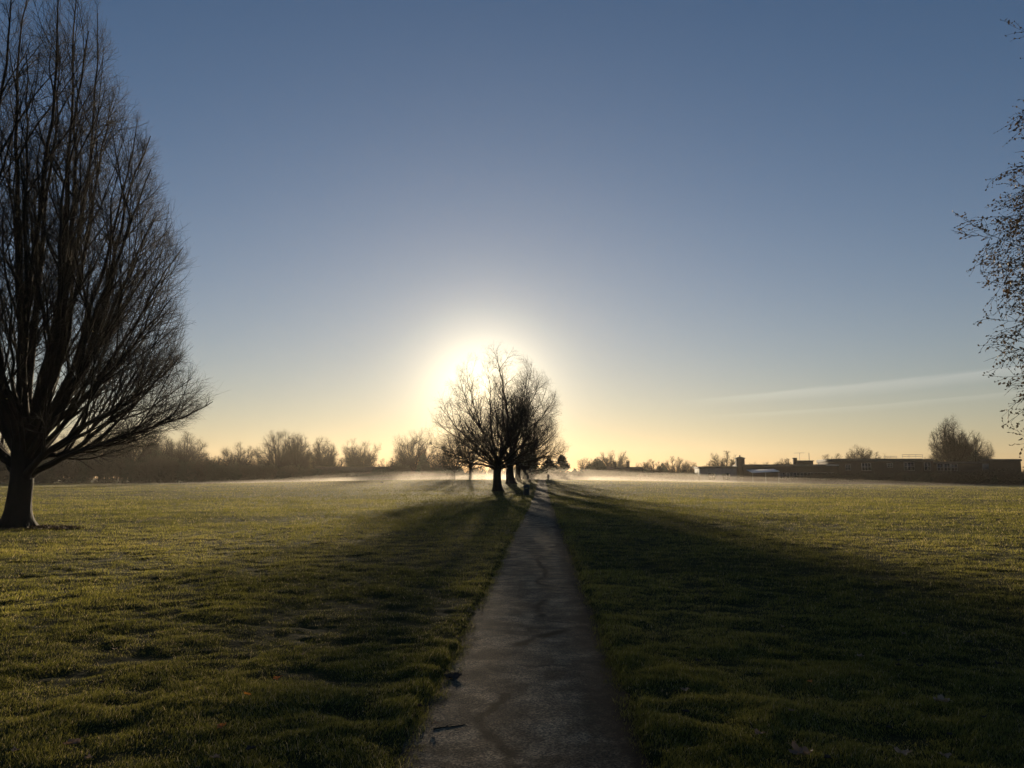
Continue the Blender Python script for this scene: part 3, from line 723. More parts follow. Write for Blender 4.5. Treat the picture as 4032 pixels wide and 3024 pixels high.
far_tree(64, 2062, 898, 92, 196, 'cone', 'tall pointed far bare tree with drooping limbs at the right, above the school roofs', dens=1.05, lumpy=.3, ivy=[(.15, .2, .6, .15, 300)])
far_tree(65, 2108, 934, 64, 200, 'round', 'far bare tree leaning against the right flank of the tall pointed one', dens=1.2, ivy=[(.0, .3, .6, .2, 300)])

def leaf_mass(rng, lobes, n, size):
    """leaves spread over and through a few lobes (cx, cy, cz, rx, ry, rz)"""
    out = []
    for (cx, cy, cz, rx, ry, rz) in lobes:
        P = nrm(rng.normal(size=(n, 3))) * (.55 + .5 * rng.random((n, 1)) ** .6)
        P *= 1 + .16 * rng.normal(size=(n, 1)) * (rng.random((n, 1)) < .35)
        out.append(P * np.array([rx, ry, rz]) + np.array([cx, cy, cz]))
    P = np.concatenate(out); P = P[P[:, 2] > 0]
    return leaf_quads(rng, P, size)
def evergreen(seed, cx, top, wid, y, kind, label, name='evergreen_tree', cat='evergreen', group=None):
    X = dx(D2(cx), y); zg = gs(X, y); H = dz(D2(top), y) - zg; W2 = D2(wid) / FPX * y / 2
    rng = np.random.default_rng(seed); o = empty(name, (X, y, zg), 0, label=label, cat=cat, group=group)
    tr = MB(); tubes(tr, np.array([[[0, 0, -.2], [.05, 0, H * .4], [0, .05, H * .9]]]), np.array([[.28, .2, .05]]), 10); tr.build('trunk', M['bark_far'], o)
    cr = MB()
    if kind == 'conifer':
        n = 130; f = rng.random(n) ** .8; z = H * (.05 + .93 * f); az = rng.random(n) * 6.283; rr = W2 * (1 - f) ** .75 * (.8 + .35 * rng.random(n)) + .15
        for k in range(n):
            m = int(16 + 30 * rr[k] / W2); t = rng.random(m)
            P = np.stack([np.cos(az[k]) * rr[k] * t, np.sin(az[k]) * rr[k] * t, z[k] - .25 * rr[k] * t + .18 * rr[k] * t * t * 2], -1) + rng.normal(size=(m, 3)) * .16
            v = leaf_quads(rng, P, .5); cr.add(v, q=np.arange(m * 4).reshape(-1, 4))
    else:
        lobes = []
        for k in range(14):
            f = rng.random(); a = rng.random() * 6.283; r = W2 * .55 * rng.random() ** .5
            zc = H * (.30 + .42 * f * (1 - r / W2 * .6))
            lobes.append((math.cos(a) * r, math.sin(a) * r, zc, W2 * .45, W2 * .45, H * .26))
        lobes.append((0, 0, H * .72, W2 * .32, W2 * .32, H * .27)); lobes.append((0, 0, H * .36, W2 * .8, W2 * .7, H * .34))
        v = leaf_mass(rng, lobes, 330, .42); cr.add(v, q=np.arange(v.shape[0] * 4).reshape(-1, 4))
    cr.build('crown', M['evergreen'], o, smooth=False, attrs={'rnd': rng.random(cr.n)})
    return o
evergreen(71, 322, 938, 62, 236, 'dome', 'dark ivy smothered tree in the far left skyline, left of the dome shaped bare tree')
evergreen(72, 914, 980, 46, 232, 'conifer', 'dark conifer at the foot of the tall open bare tree left of the sun')
evergreen(73, 1140, 968, 58, 178, 'dome', 'dark dense evergreen behind the row trees, left of the path end')
evergreen(74, 1186, 990, 60, 196, 'conifer', 'dark conifer right behind the far end of the path')
evergreen(75, 1214, 984, 62, 205, 'conifer', 'broad dark conifer with spiky outline right of the path end')
evergreen(76, 1242, 1012, 26, 215, 'dome', 'small low evergreen at the right foot of the spiky conifer')
evergreen(77, 1291, 987, 54, 232, 'dome', 'smooth domed dark evergreen left of the two chimney roof')
evergreen(78, 1432, 1000, 30, 236, 'dome', 'little dark evergreen among the low bare trees left of the school')
evergreen(79, 2110, 972, 60, 186, 'dome', 'dark bushy evergreen in front of the right school wing')
evergreen(80, 2030, 1004, 60, 184, 'dome', 'low dark evergreen shrub at the left foot of the tall pointed tree')

# the hedge along the far side: individual bushes
def bush_proto(seed, green):
    rng = np.random.default_rng(seed); mb = MB()
    lobes = [(rng.uniform(-2.2, 2.2), rng.uniform(-1, 1), rng.uniform(1.0, 2.6), rng.uniform(1.3, 2.1), 1.3, rng.uniform(1.0, 1.6)) for _ in range(8)] + [(0, 0, .8, 3.2, 1.5, 1.2)]
    v = leaf_mass(rng, lobes, 300, .34); mb.add(v, q=np.arange(v.shape[0] * 4).reshape(-1, 4))
    n = 260; P = np.stack([rng.uniform(-2.6, 2.6, n), rng.uniform(-1, 1, n), rng.uniform(1.2, 2.8, n)], -1)
    c, r = curves(rng, P, np.stack([rng.normal(size=n) * .4, rng.normal(size=n) * .3, np.ones(n)], -1), rng.uniform(.8, 2.0, n), np.full(n, .022), 4, .2, 0, .4)
    tubes(mb, c, r, 3)
    return mb.mesh('bush', M['evergreen'] if green else M['bramble'], smooth=False, attrs={'rnd': rng.random(mb.n)})
BP = [bush_proto(90 + i, i % 3 == 0) for i in range(5)]
rb = random.Random(12)
def bush(cx, top, y, k, label, group, sx=1.0):
    X = dx(D2(cx), y); zg = gs(X, y); H = dz(D2(top), y) - zg
    o = bpy.data.objects.new('bush', BP[k]); COL.objects.link(o)
    o.location = (X, y, zg - .1); o.scale = (sx, 1.1, H / 4.0); o.rotation_euler = (0, 0, rb.choice([0, math.pi]) + rb.uniform(-.2, .2))
    tag(o, label, 'bush', group)
i = 0
tops = [(-60, 985), (0, 978), (60, 985), (120, 975), (180, 985), (240, 982), (300, 990), (360, 985), (420, 990), (480, 997), (530, 995), (590, 1004), (650, 1008), (1000, 1008)]
x = -70
while x < 700:
    tpv = np.interp(x, [a for a, b in tops], [b for a, b in tops]) + rb.uniform(-7, 7)
    bush(x, tpv, 226 + rb.uniform(-3, 5), rb.randrange(5), 'dark bush in the dense misty hedge along the far left side of the field', 'bushes of the far left hedge', 1.15)
    x += rb.uniform(22, 30)
x = 690
while x < 1135:
    bush(x, 1018 + rb.uniform(-4, 4), 222 + rb.uniform(-3, 3), rb.randrange(5), 'low dark bush in the misty hedge in front of the long roof', 'bushes below the long roof', 1.15)
    x += rb.uniform(24, 30)
for x in (822, 845, 868, 930, 955, 985, 1030, 1070, 1105):
    bush(x, 1000 + rb.uniform(-4, 8), 228, rb.randrange(5), 'twiggy bush standing above the low hedge left of the path end', 'bushes above the low hedge', .8)
x = 1160
while x < 2260:
    tpv = np.interp(x, [1160, 1240, 1300, 1400, 1500, 1640, 1800, 2000, 2250], [1008, 1018, 1008, 1012, 1020, 1024, 1022, 1016, 1012]) + rb.uniform(-4, 3)
    yy = np.interp(x, [1160, 1500, 2250], [215, 185, 168])
    lab, grp = ('low dark bush in the misty hedge right of the path end', 'bushes right of the path end') if x < 1500 else ('low dark bush in the hedge in front of the school', 'bushes in front of the school')
    bush(x, tpv, yy + rb.uniform(-2, 2), rb.randrange(5), lab, grp, 1.0)
    x += rb.uniform(24, 30)

# ------------------------------------------------------------------ buildings
def gable_roof(mb, x0, x1, y0, y1, z0, z1, hip=0.0):
    ym = (y0 + y1) / 2
    v = [(x0, y0, z0), (x1, y0, z0), (x1, y1, z0), (x0, y1, z0), (x0 + hip, ym, z1), (x1 - hip, ym, z1)]
    mb.add(v, q=[(0, 1, 5, 4), (2, 3, 4, 5), (0, 3, 2, 1)], t=[(1, 2, 5), (3, 0, 4)])
def window(parent, x, z, w, h, yf, cols=2, rows=2, frame='white_paint'):
    f = MB(); t = .09
    f.box(x - t, x, yf - .10, yf + .05, z, z + h).box(x + w, x + w + t, yf - .10, yf + .05, z, z + h)
    f.box(x - t, x + w + t, yf - .12, yf + .05, z - t, z).box(x - t, x + w + t, yf - .12, yf + .05, z + h, z + h + t)
    for i in range(1, cols): f.box(x + w * i / cols - .04, x + w * i / cols + .04, yf - .08, yf + .02, z, z + h)
    for i in range(1, rows): 
        for c in range(cols): f.box(x + w * c / cols + .041, x + w * (c + 1) / cols - .041, yf - .075, yf + .02, z + h * i / rows - .04, z + h * i / rows + .04)
    fo = f.build('window', M[frame], parent, smooth=False)
    MB().box(x, x + w, yf - .03, yf + .01, z, z + h).build('pane', M['glass'], fo, smooth=False)
def bld(name, label, x, y, cat='building', group=None): return empty(name, (x, y, gs(x, y)), label=label, cat=cat, group=group)

# long low roofed building on the left
y = 236; X0, X1 = dx(D2(672), y), dx(D2(1004), y); xc = (X0 + X1) / 2; h = bld('long_building', 'long low building with a plain pitched roof behind the hedge, left of the sun', xc, y); hw = (X1 - X0) / 2; zg = gs(xc, y)
zt = dz(D2(1008), y) - zg
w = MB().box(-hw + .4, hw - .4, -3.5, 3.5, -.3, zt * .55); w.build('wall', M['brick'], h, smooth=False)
r = MB(); gable_roof(r, -hw, hw, -4.1, 4.1, zt * .55 + .003, zt, 1.2); r.build('roof', M['roof'], h, smooth=False)
for i in range(9): window(h, -hw + 3 + i * (2 * hw - 6) / 8 - .8, .9, 1.6, 1.1, -3.5)
# short low one farther right of it
# house with two chimneys, right of centre
y = 238; X0, X1 = dx(D2(1300), y), dx(D2(1390), y); xc = (X0 + X1) / 2; hw = (X1 - X0) / 2; zg = gs(xc, y); zt = dz(D2(1008.5), y) - zg
h = bld('terrace_house', 'long tiled house roof with two chimney stacks right of the domed evergreen', xc, y, 'house')
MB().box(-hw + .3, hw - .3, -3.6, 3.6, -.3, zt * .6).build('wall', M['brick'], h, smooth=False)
r = MB(); gable_roof(r, -hw, hw, -4.2, 4.2, zt * .6 + .003, zt, .4); ro = r.build('roof', M['roof'], h, smooth=False)
for cx in (1328, 1357):
    c = MB(); X = dx(D2(cx), y) - xc
    c.box(X - .45, X + .45, -.4, .4, zt - .7, zt + 1.35).box(X - .55, X + .55, -.5, .5, zt + 1.353, zt + 1.55)
    tubes(c, np.array([[[X - .2, 0, zt + 1.5], [X - .2, 0, zt + 1.95]], [[X + .2, 0, zt + 1.5], [X + .2, 0, zt + 1.95]]]), np.full((2, 2), .13), 8)
    c.build('chimney', M['brick'], ro, smooth=False)
for i in range(5): window(h, -hw + 2 + i * (2 * hw - 4) / 4.4, .9, 1.4, 1.1, -3.6)
# little chimneyed roof in the gap
y = 300; xc = dx(D2(1286), y); zg = gs(xc, y); zt = dz(D2(1020), y) - zg
h = bld('small_house', 'tiny far roof with one chimney in the skyline gap right of the spiky conifer', xc - 4, y, 'house')
MB().box(-9, 6.5, -3, 3, -.3, zt * .6).build('wall', M['brick'], h, smooth=False)
r = MB(); gable_roof(r, -9.4, 6.9, -3.4, 3.4, zt * .6 + .003, zt, .3); ro = r.build('roof', M['roof'], h, smooth=False)
X = dx(D2(1286) - (D2(1286) - 586.5), y) - xc + 4
MB().box(X - .5, X + .5, -.4, .4, zt - .6, zt + 1.5).box(X - .6, X + .6, -.5, .5, zt + 1.503, zt + 1.7).build('chimney', M['brick'], ro, smooth=False)

# the school: separate flat roofed blocks
YS = 180
def block(name, label, u0, u1, vtop, dep=9, y=YS, wall='brick', fascia=.45, parent_only=False):
    X0, X1 = dx(u0, y), dx(u1, y); xc = (X0 + X1) / 2; hw = (X1 - X0) / 2; zg = gs(xc, y); zt = dz(vtop, y) - zg
    o = bld(name, label, xc, y)
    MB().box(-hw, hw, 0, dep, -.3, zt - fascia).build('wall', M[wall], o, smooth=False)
    MB().box(-hw - .2, hw + .2, -.2, dep + .2, zt - fascia + .003, zt - .12).box(-hw - .12, hw + .12, -.12, dep + .12, zt - .117, zt).build('roof', M['felt'], o, smooth=False)
    return o, xc, hw, zg, zt
def wx(u, y, xc): return dx(u, y) - xc
o, xc, hw, zg, zt = block('school_block', 'low pale walled block at the left end of the school, below the umbrella shaped tree', 704, 737, 466.3, wall='render')
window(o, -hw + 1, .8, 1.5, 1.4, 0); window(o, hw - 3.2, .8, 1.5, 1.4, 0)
# boiler tower
y = 182; xc = dx(740.5, y); zg = gs(xc, y); zt = dz(457.3, y) - zg
o = bld('brick_tower', 'square dark brick tower with a small cap on the school roofline', xc, y, 'tower')
MB().box(-.85, .85, -.85, .85, -.3, zt - .35).build('wall', M['brick'], o, smooth=False)
c = MB().box(-.98, .98, -.98, .98, zt - .347, zt - .18); c.add([(-.98, -.98, zt - .177), (.98, -.98, zt - .177), (.98, .98, zt - .177), (-.98, .98, zt - .177), (0, 0, zt + .22)], q=[(0, 3, 2, 1)], t=[(0, 1, 4), (1, 2, 4), (2, 3, 4), (3, 0, 4)])
c.box(-.12, .12, -.12, .12, zt + .1, zt + .5).build('cap', M['felt'], o, smooth=False)
# middle range
o, xc, hw, zg, zt = block('school_block', 'long single storey school range between the square tower and the two storey block', 745, 838, 464.4)
for k in range(8):
    window(o, wx(780 + k * 7, YS, xc), 1.25, 1.15, 1.3, 0, 2, 2)
MB().box(wx(826, YS, xc), wx(837.5, YS, xc), -1.2, -.21, zt - .25, zt - .12).build('ledge', M['sheet'], o, smooth=False)
# pale lean-to canopy in front
y2 = YS - 5; X0, X1 = dx(750, y2), dx(777.5, y2); xc2 = (X0 + X1) / 2; h2 = (X1 - X0) / 2; zg2 = gs(xc2, y2); ztt = dz(469.2, y2) - zg2
cn = bld('canopy', 'bright pale sheet roofed lean to in front of the long school range', xc2, y2, 'canopy')
c = MB(); c.add([(-h2, -1.6, ztt - .75), (h2, -1.6, ztt - .45), (h2, 2.4, ztt + .1), (-h2, 2.4, ztt - .1), (-h2, -1.6, ztt - .83), (h2, -1.6, ztt - .53), (h2, 2.4, ztt + .02), (-h2, 2.4, ztt - .18)],
        q=[(0, 1, 2, 3), (7, 6, 5, 4), (0, 4, 5, 1), (1, 5, 6, 2), (2, 6, 7, 3), (3, 7, 4, 0)])
c.build('roof', M['sheet'], cn, smooth=False)
for X in (-h2 + .2, 0, h2 - .2):
    c = MB(); tubes(c, np.array([[[X, -1.4, -.2], [X, -1.4, ztt - .74]]]), np.full((1, 2), .06), 8); c.build('post', M['metal'], cn)
# rooftop plant room with its chimney
y = YS + 3; X0, X1 = dx(799, y), dx(814, y); xc3 = (X0 + X1) / 2; hw3 = (X1 - X0) / 2; zb = dz(464.5, y) + .004; zt3 = dz(460.6, y)
o3 = empty('rooftop_room', (xc3, y, zb), label='small flat topped room on the school roof with a stubby chimney at its left', cat='rooftop room')
MB().box(-hw3, hw3, 0, 3, 0, zt3 - zb - .15).build('wall', M['brick'], o3, smooth=False)
MB().box(-hw3 - .15, hw3 + .15, -.15, 3.15, zt3 - zb - .147, zt3 - zb + .05).build('roof', M['felt'], o3, smooth=False)
MB().box(-hw3 - .85, -hw3 - .16, .3, 1.2, 0, dz(458.4, y) - zb).box(-hw3 - .95, -hw3 - .155, .2, 1.3, dz(458.4, y) - zb + .003, dz(458.4, y) - zb + .15).build('chimney', M['brick'], o3, smooth=False)
# television aerial and pole
y = YS + 4; z0 = zt3 + .06
a = empty('television_aerial', (dx(800.5, y), y, z0), label='thin T shaped television aerial on the left of the rooftop room', cat='aerial')
ax = a; m_ = MB(); za = dz(452.9, y) - z0
tubes(m_, np.array([[[0, 0, 0], [0, 0, za]]]), np.full((1, 2), .045), 6); m_.build('mast', M['metal'], a)
m_ = MB(); tubes(m_, np.array([[[-1.3, 0, za - .05], [1.2, 0, za + .03]]]), np.full((1, 2), .035), 6)
for k in range(9): tubes(m_, np.array([[[-1.2 + k * .28, -.25, za - .04 + k * .008], [-1.2 + k * .28, .25, za - .04 + k * .008]]]), np.full((1, 2), .018), 4)
m_.build('antenna', M['metal'], a)
m_ = MB(); tubes(m_, np.array([[[0, 0, 0], [0, 0, dz(453, y) - z0]]]), np.array([[.07, .05]]), 8)
m_.box(-.12, .12, -.12, .12, 0, .1)
po = m_.build('roof_pole', M['metal'], loc=(dx(810, y), y, z0)); tag(po, 'bare upright pole on the rooftop room, right of the aerial', 'pole')
# two storey block
o, xc, hw, zg, zt = block('school_block', 'two storey school block, white framed windows, roof rail', 838.6, 923, 458.6, dep=12, fascia=.7)
for (u0, u1, v0, v1) in ((846.5, 850.5, 464.8, 470), (862.5, 871, 463.4, 470.5), (888, 893, 463.4, 467), (905, 914.5, 462.8, 470.2)):
    za, zb_ = dz(v1, YS) - zg, dz(v0, YS) - zg; window(o, wx(u0, YS, xc), za, (u1 - u0) / FPX * YS, zb_ - za, 0, 3, 2)
for k in range(6): window(o, -hw + 1.2 + k * 3.1, .7, 1.7, 1.2, 0, 2, 2)
o, xc, hw, zg, zt = block('school_block', 'narrow end bay of the school stepping back at the right of the two storey block', 923.4, 934, 459.0, dep=9, y=YS + 1.2)
window(o, -hw + .4, dz(470, YS) - zg, 1.3, 1.7, 0, 2, 2)
# roof edge rails
def rail(u0, u1, vr, vt, lab):
    y = YS + 1.5; X0, X1 = dx(u0, y), dx(u1, y); z0 = dz(vr, y); z1 = dz(vt, y)
    o = empty('roof_rail', ((X0 + X1) / 2, y, z0), label=lab, cat='railing'); hwr = (X1 - X0) / 2
    m_ = MB(); tubes(m_, np.array([[[-hwr, 0, z1 - z0], [hwr, 0, z1 - z0]], [[-hwr, 0, (z1 - z0) * .5], [hwr, 0, (z1 - z0) * .5]]]), np.full((2, 2), .04), 6); m_.build('rail', M['metal'], o)
    for k in range(int(hwr * 2 / 1.6) + 2):
        X = -hwr + k * 2 * hwr / (int(hwr * 2 / 1.6) + 1); m_ = MB(); tubes(m_, np.array([[[X, 0, 0], [X, 0, z1 - z0]]]), np.full((1, 2), .04), 6); m_.build('post', M['metal'], o)
rail(903.5, 924, 458.3, 454.6, 'thin metal safety rail at the right end of the two storey roof'); rail(886, 898, 458.4, 456.2, 'low metal rail on the two storey roof, left of the taller rail')
# right wing
o, xc, hw, zg, zt = block('school_block', 'long low right wing of the school behind the dark shrubs', 934.6, 997, 461.6, y=YS + 2)
for u in (938, 945, 952): window(o, wx(u, YS + 2, xc), dz(470.5, YS) - zg, 1.3, 1.5, 0, 2, 2)
MB().box(wx(983, YS + 2, xc), wx(996.5, YS + 2, xc), -.14, -.004, dz(470, YS) - zg, dz(462.6, YS) - zg - .1).build('panel', M['render'], o, smooth=False)
o, xc, hw, zg, zt = block('school_block', 'plain square school block at the right end, beside the hanging birch twigs', 997.4, 1022, 459.0, y=YS - 1)
# street lamp left of the school
y = 215; X = dx(699, y); zg = gs(X, y); zt = dz(467.6, y) - zg
o = bld('street_lamp', 'slim street lamp with a short arm left of the school', X, y, 'street lamp')
m_ = MB(); tubes(m_, np.array([[[0, 0, -.1], [0, 0, zt * .3], [0, 0, zt]]]), np.array([[.10, .07, .05]]), 8); m_.build('pole', M['metal'], o)
m_ = MB(); tubes(m_, np.array([[[0, 0, zt - .02], [-.5, 0, zt + .12], [-1.1, 0, zt + .15]]]), np.full((1, 3), .04), 6); m_.build('arm', M['metal'], o)
MB().box(-1.6, -1.0, -.13, .13, zt + .08, zt + .22).build('lamp_head', M['metal'], o, smooth=False)
print('background built')

# ------------------------------------------------------------------ small things on and by the path
def lathe(mb, prof, n=28, z0=0):
    pts = np.array([[0, 0, z] for r, z in prof]); th = np.arange(n) * 2 * np.pi / n
    v = np.array([[r * math.cos(t), r * math.sin(t), z + z0] for r, z in prof for t in th])
    k = len(prof); i = np.arange(k - 1)[:, None] * n; j = np.arange(n)[None]; j2 = (j + 1) % n
    mb.add(v, q=np.stack([i + j, i + j2, i + n + j2, i + n + j], -1).reshape(-1, 4)); return mb
p = at(526.5, 495.6, 72)
o = empty('litter_bin', (p.x, 72, gs(p.x, 72)), label='dark hooded litter bin standing on the grass left of the path', cat='litter bin')
b = MB(); lathe(b, [(0, .02), (.25, .02), (.27, .05), (.275, .60), (.27, .62), (.0, .62)]); b.build('body', M['binpaint'], o)
h = MB(); lathe(h, [(.285, .70), (.29, .74), (.285, .80), (.26, .88), (.20, .94), (.11, .975), (0, .985)]); lathe(h, [(.285, .70), (.26, .70), (.25, .78), (.18, .9), (0, .95)]); h.build('hood', M['binpaint'], o)
for a in range(4):
    t = a * math.pi / 2 + .78; X, Y = math.cos(t) * .265, math.sin(t) * .265
    q = MB(); q.box(X - .05, X + .05, Y - .05, Y + .05, .58, .73); q.build('post', M['binpaint'], o, smooth=False)
r_ = MB(); lathe(r_, [(.278, .12), (.286, .13), (.286, .16), (.278, .17)]); lathe(r_, [(.278, .50), (.286, .51), (.286, .54), (.278, .55)]); r_.build('band', M['binpaint'], o)
sl_ = MB().box(-.42, .62, -.42, .42, -.12, .012).build('slab', M['concrete'], o, smooth=False)
p = at(548.4, 480.4, 138)
o = empty('marker_post', (p.x, 138, gs(p.x, 138)), label='short dark post with a pale cap panel right of the path at the crest', cat='post')
MB().box(-.16, .16, -.12, .12, -.2, .95).build('body', M['binpaint'], o, smooth=False)
q = MB().box(-.20, .20, -.16, .16, .953, 1.03); q.build('cap', M['binpaint'], o, smooth=False)
MB().box(-.11, .11, -.132, -.123, .68, .86).build('panel', M['white_paint'], o, smooth=False)

def crow(u, v, y, rz, lab, s=1.0, name='crow'):
    """a small black bird: body, head with bill, tail and two legs as one skinned mesh"""
    me = bpy.data.meshes.new('crow')
    P = [(0, 0, .20), (.08, 0, .235), (.135, 0, .28), (.17, 0, .325), (.205, 0, .335), (.255, 0, .325), (-.09, 0, .175), (-.17, 0, .14), (-.26, 0, .10),
         (.0, .035, .13), (.02, .04, .06), (.0, .04, .004), (.05, .04, .002), (.0, -.035, .13), (.02, -.04, .06), (.0, -.04, .004), (.05, -.04, .002)]
    E = [(0, 1), (1, 2), (2, 3), (3, 4), (4, 5), (0, 6), (6, 7), (7, 8), (0, 9), (9, 10), (10, 11), (11, 12), (0, 13), (13, 14), (14, 15), (15, 16)]
    Rr = [.075, .072, .045, .042, .03, .007, .062, .035, .022, .022, .009, .007, .006, .022, .009, .007, .006]
    me.from_pydata(P, E, []); o = bpy.data.objects.new(name, me); COL.objects.link(o)
    md = o.modifiers.new('skin', 'SKIN')
    for i, r in enumerate(Rr): me.skin_vertices[0].data[i].radius = (r, r)
    me.skin_vertices[0].data[0].use_root = True
    sb = o.modifiers.new('sub', 'SUBSURF'); sb.levels = 1; sb.render_levels = 1
    me.materials.append(M['feather'])
    pp = at(u, v, y); o.location = (pp.x, y, gs(pp.x, y)); o.rotation_euler = (0, 0, rz); o.scale = (s, s, s)
    tag(o, lab, 'bird', 'crows on the field'); return o
crow(354.5, 479.3, 190, .4, 'tiny dark crow on the bright grass below the long roof')
crow(226.5, 480.6, 185, 2.6, 'tiny dark crow on the far grass below the bushes left of the twin crowned trees')
crow(382, 487.5, 120, 3.3, 'small dark crow on the grass, nearer, left of the sun')

# leaves lying about: each one curled and lobed
def leaf_mesh(seed, s, lobes=5):
    rng = np.random.default_rng(seed); n = 50; th = np.linspace(0, 2 * np.pi, n, endpoint=False)
    r = .62 + .38 * np.abs(np.cos(th * lobes / 2.0 + .3)) ** .7 + rng.normal(size=n) * .03
    rings = []
    for f in (0.001, .35, .7, 1.0):
        x = np.cos(th) * r * f; y = np.sin(th) * r * f * .8
        z = .34 * (f ** 2) * np.abs(np.sin(th * 1.0 + seed)) + .10 * np.sin(th * lobes + seed) * f + .22 * (x * .9) ** 2 + .06 * rng.normal(size=n) * f
        rings.append(np.stack([x, y, z], -1))
    v = np.concatenate(rings) * s * .5
    i = np.arange(3)[:, None] * n; j = np.arange(n)[None]; j2 = (j + 1) % n
    mb = MB(); mb.add(v, q=np.stack([i + j, i + j2, i + n + j2, i + n + j], -1).reshape(-1, 4))
    st = np.array([[[s * .3, 0, .01], [s * .6, s * .05, .012 + s * .1], [s * .85, s * .02, .02 + s * .02]]]); tubes(mb, st, np.full((1, 3), .0012), 4)
    return mb, rng
def fallen(u, v, size, seed, matn, lab, grp=None, name='fallen_leaf', rz=None, tilt=(0, 0), lift=.0):
    rr = Vector(ray(u, v)); t = CAMH / -rr.z
    for _ in range(6):
        P = Vector((0, 0, CAMH)) + rr * t; g = gz(P.x, P.y); g = g + .03 if abs(P.x - path_x(P.y)) < PW else g + .016; t = (CAMH - g) / -rr.z
    P = Vector((0, 0, CAMH)) + rr * t
    mb, rng = leaf_mesh(seed, size)
    o = mb.build(name, M[matn], attrs={'rnd': np.clip(rng.random() * .6 + .4 * rng.random(mb.n), 0, 1)})
    o.location = (P.x, P.y, g + lift + .004); o.rotation_euler = (tilt[0], tilt[1], rng.random() * 6.28 if rz is None else rz)
    tag(o, lab, 'leaf', grp); return o
M['leaf_orange'] = leafy('orange_leaf', (.62, .17, .02), (.80, .34, .05), .45)
M['leaf_tan'] = leafy('tan_leaf', (.20, .12, .07), (.42, .29, .18), .35)
M['leaf_dark'] = leafy('dark_wet_leaf', (.016, .012, .009), (.07, .05, .034), .15, .5, .04)
fallen(453, 678.5, .15, 4, 'leaf_dark', 'large curled dark leaf at the left edge of the path', rz=.1, tilt=(.25, 0), lift=.002)
for (u, v, s, sd, l) in ((276.5, 683.5, .055, 5, 'small bright orange leaf in the grass, farthest of the orange ones'), (247, 700, .06, 6, 'small red orange leaf in the grass, middle of the three orange ones'), (221.5, 733, .075, 7, 'orange brown leaf low in the grass, nearest of the orange ones')):
    fallen(u, v, s, sd, 'leaf_orange', l, 'orange leaves in the grass', lift=.034, tilt=(.35, 0))
fallen(801, 760, .15, 8, 'leaf_tan', 'largest pale brown curled leaf in the dark grass at the bottom right of the path', lift=.03)
fallen(942, 706, .12, 9, 'leaf_tan', 'ragged pale brown leaf in the dark grass near the right edge', lift=.03)
fallen(903, 759, .10, 10, 'leaf_tan', 'tan leaf at the bottom edge, right of the largest pale leaf', lift=.028)
fallen(760, 739, .07, 11, 'leaf_tan', 'small dull tan leaf in the grass just right of the path verge', lift=.028)
fallen(810, 686, .05, 12, 'leaf_orange', 'single dull orange leaf in the dark grass right of the path', lift=.028)
fallen(71, 750, .10, 13, 'leaf_tan', 'pale curled leaf in the dark grass at the bottom left', lift=.03)
fallen(520.5, 617.5, .035, 14, 'leaf_tan', 'tiny pale leaf scrap lying on the middle of the path')
fallen(482, 615, .035, 15, 'leaf_tan', 'tiny pale leaf scrap at the left verge of the path')
rl = random.Random(7)
for k in range(46):
    u = rl.uniform(650, 1015) if k % 3 else rl.uniform(5, 440); v = rl.uniform(590, 764)
    fallen(u, v, rl.uniform(.035, .075), 100 + k, rl.choice(['leaf_tan', 'leaf_dark', 'leaf_dark']), 'small dull leaf scattered in the shaded grass ' + ('right' if u > 512 else 'left') + ' of the path', 'dull leaves scattered in the grass ' + ('right' if u > 512 else 'left') + ' of the path', lift=rl.uniform(0.005, .03))

def stick(u0, v0, u1, v1, r, lab, seed):
    rr = [Vector(ray(u0, v0)), Vector(ray(u1, v1))]; P = []
    for q in rr:
        t = CAMH / -q.z
        for _ in range(6):
            X = Vector((0, 0, CAMH)) + q * t; g = gs(path_x(X.y), X.y) - .021; t = (CAMH - g) / -q.z
        P.append(np.array([X.x, X.y, g + r * 1.1]))
    rng = np.random.default_rng(seed); K = 8; t = np.linspace(0, 1, K + 1)[:, None]
    L = P[0] * (1 - t) + P[1] * t; d = np.linalg.norm(P[1] - P[0]); L[1:-1] += rng.normal(size=(K - 1, 3)) * np.array([.02, .02, .004]) * d; c = L.mean(0)
    mb = MB(); tubes(mb, (L - c)[None], (r * (1.1 - .6 * t[:, 0]) * (1 + .15 * rng.normal(size=K + 1)))[None], 8)
    s = np.stack([L[3] - c, L[3] - c + np.array([.02, .03, .006]), L[3] - c + np.array([.05, .05, .004])])[None]; tubes(mb, s, np.array([[r * .6, r * .5, r * .3]]), 6)
    o = mb.build('fallen_twig', M['stick'], loc=tuple(c)); tag(o, lab, 'twig', 'twigs on the path')
stick(433.5, 730, 465, 725.5, .005, 'long thin twig lying across the left side of the path, nearest', 1)
stick(537.5, 698, 550.5, 694, .004, 'short dark twig lying on the middle of the path', 2)

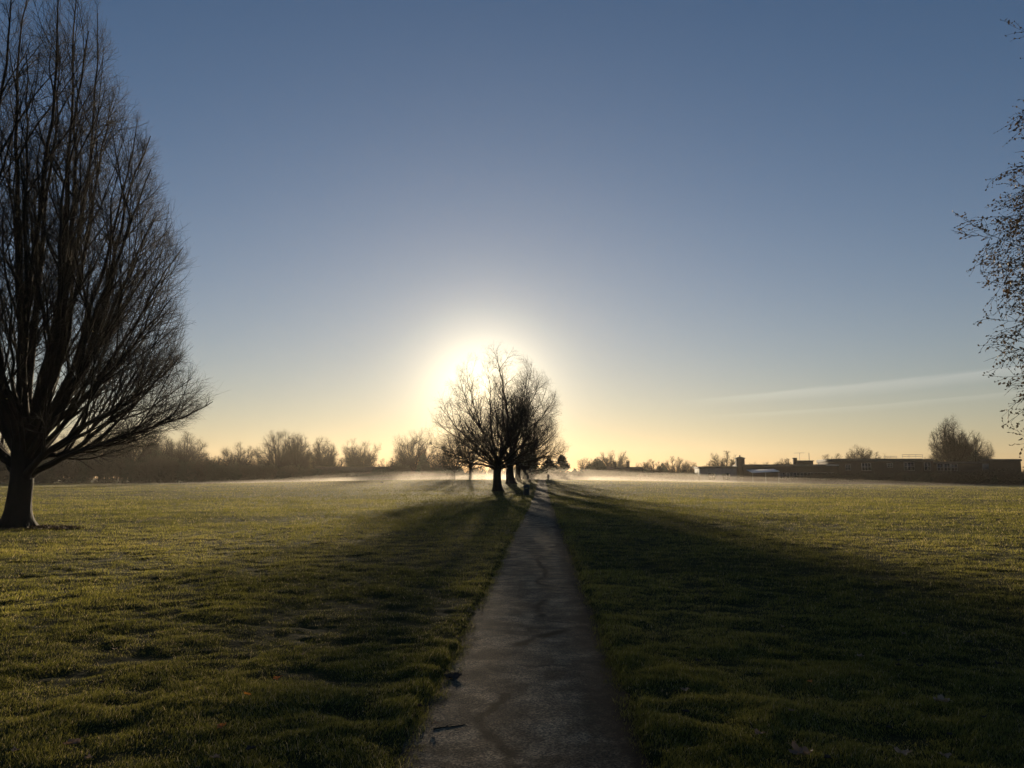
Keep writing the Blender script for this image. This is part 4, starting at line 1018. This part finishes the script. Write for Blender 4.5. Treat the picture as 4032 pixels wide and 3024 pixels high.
# litter round the foot of the big tree: leaves and soil crumbs nobody could count
rng = np.random.default_rng(31); n = 2600
a = rng.random(n) * 6.283; rr = (.15 + .95 * rng.random(n) ** .8)
X = lx + .35 + np.cos(a) * rr * 1.55; Y = ly + np.sin(a) * rr * .95
Z = ground_z(X, Y) + .02 + .05 * rng.random(n) * (1.1 - rr)
v = leaf_quads(rng, np.stack([X, Y, Z], -1), .085, .8); mb = MB(); mb.add(v, q=np.arange(n * 4).reshape(-1, 4))
M['litter'] = leafy('leaf_litter', (.03, .02, .012), (.10, .065, .035), .2)
tag(mb.build('leaf_litter', M['litter'], smooth=False, attrs={'rnd': rng.random(n).repeat(4)}), 'mat of dark dead leaves round the foot of the big left tree', 'leaf litter', kind='stuff')

# ------------------------------------------------------------------ low mist lying beyond the crest
def mist(name, x0, x1, y0, y1, nx, ny, thick, dens, seed, lab, base=.0, col=(.95, .88, .78), g=.62):
    xs = np.linspace(x0, x1, nx); ys = np.linspace(y0, y1, ny); Xg, Yg = np.meshgrid(xs, ys)
    ex = np.minimum(sstep(x0, x0 + (x1 - x0) * .12, Xg), 1 - sstep(x1 - (x1 - x0) * .12, x1, Xg)); ey = np.minimum(sstep(y0, y0 + (y1 - y0) * .45, Yg), 1 - sstep(y1 - (y1 - y0) * .2, y1, Yg))
    th = thick * (.62 + .30 * vnoise(Xg, Yg, 34, seed) + .20 * vnoise(Xg, Yg, 13, seed + 1) + .08 * vnoise(Xg, Yg, 5, seed + 2)) * ex * ey
    if thick < 3: th = th * (.06 + .95 * np.exp(-((Xg - 8) / 58) ** 2))
    gnd = soft(Xg, Yg)
    top = gnd + base + np.maximum(th, .02); bot = gnd - .6
    n = nx * ny; v = np.concatenate([np.stack([Xg, Yg, top], -1).reshape(-1, 3), np.stack([Xg, Yg, bot], -1).reshape(-1, 3)])
    i = np.arange(ny - 1)[:, None] * nx; j = np.arange(nx - 1)[None]; q = np.stack([i + j, i + j + 1, i + nx + j + 1, i + nx + j], -1).reshape(-1, 4)
    b = [(k, k + n, k + 1 + n, k + 1) for k in range(nx - 1)] + [((ny - 1) * nx + k + 1, (ny - 1) * nx + k + 1 + n, (ny - 1) * nx + k + n, (ny - 1) * nx + k) for k in range(nx - 1)]
    b += [((k + 1) * nx, (k + 1) * nx + n, k * nx + n, k * nx) for k in range(ny - 1)] + [(k * nx + nx - 1, k * nx + nx - 1 + n, (k + 1) * nx + nx - 1 + n, (k + 1) * nx + nx - 1) for k in range(ny - 1)]
    mb = MB(); mb.add(v, q=np.concatenate([q, q[:, ::-1] + n, np.array(b)]))
    tag(mb.build(name, volmat(name + '_air', dens, col, g)), lab, 'mist', kind='stuff')
for m in MISTS: mist(*m)
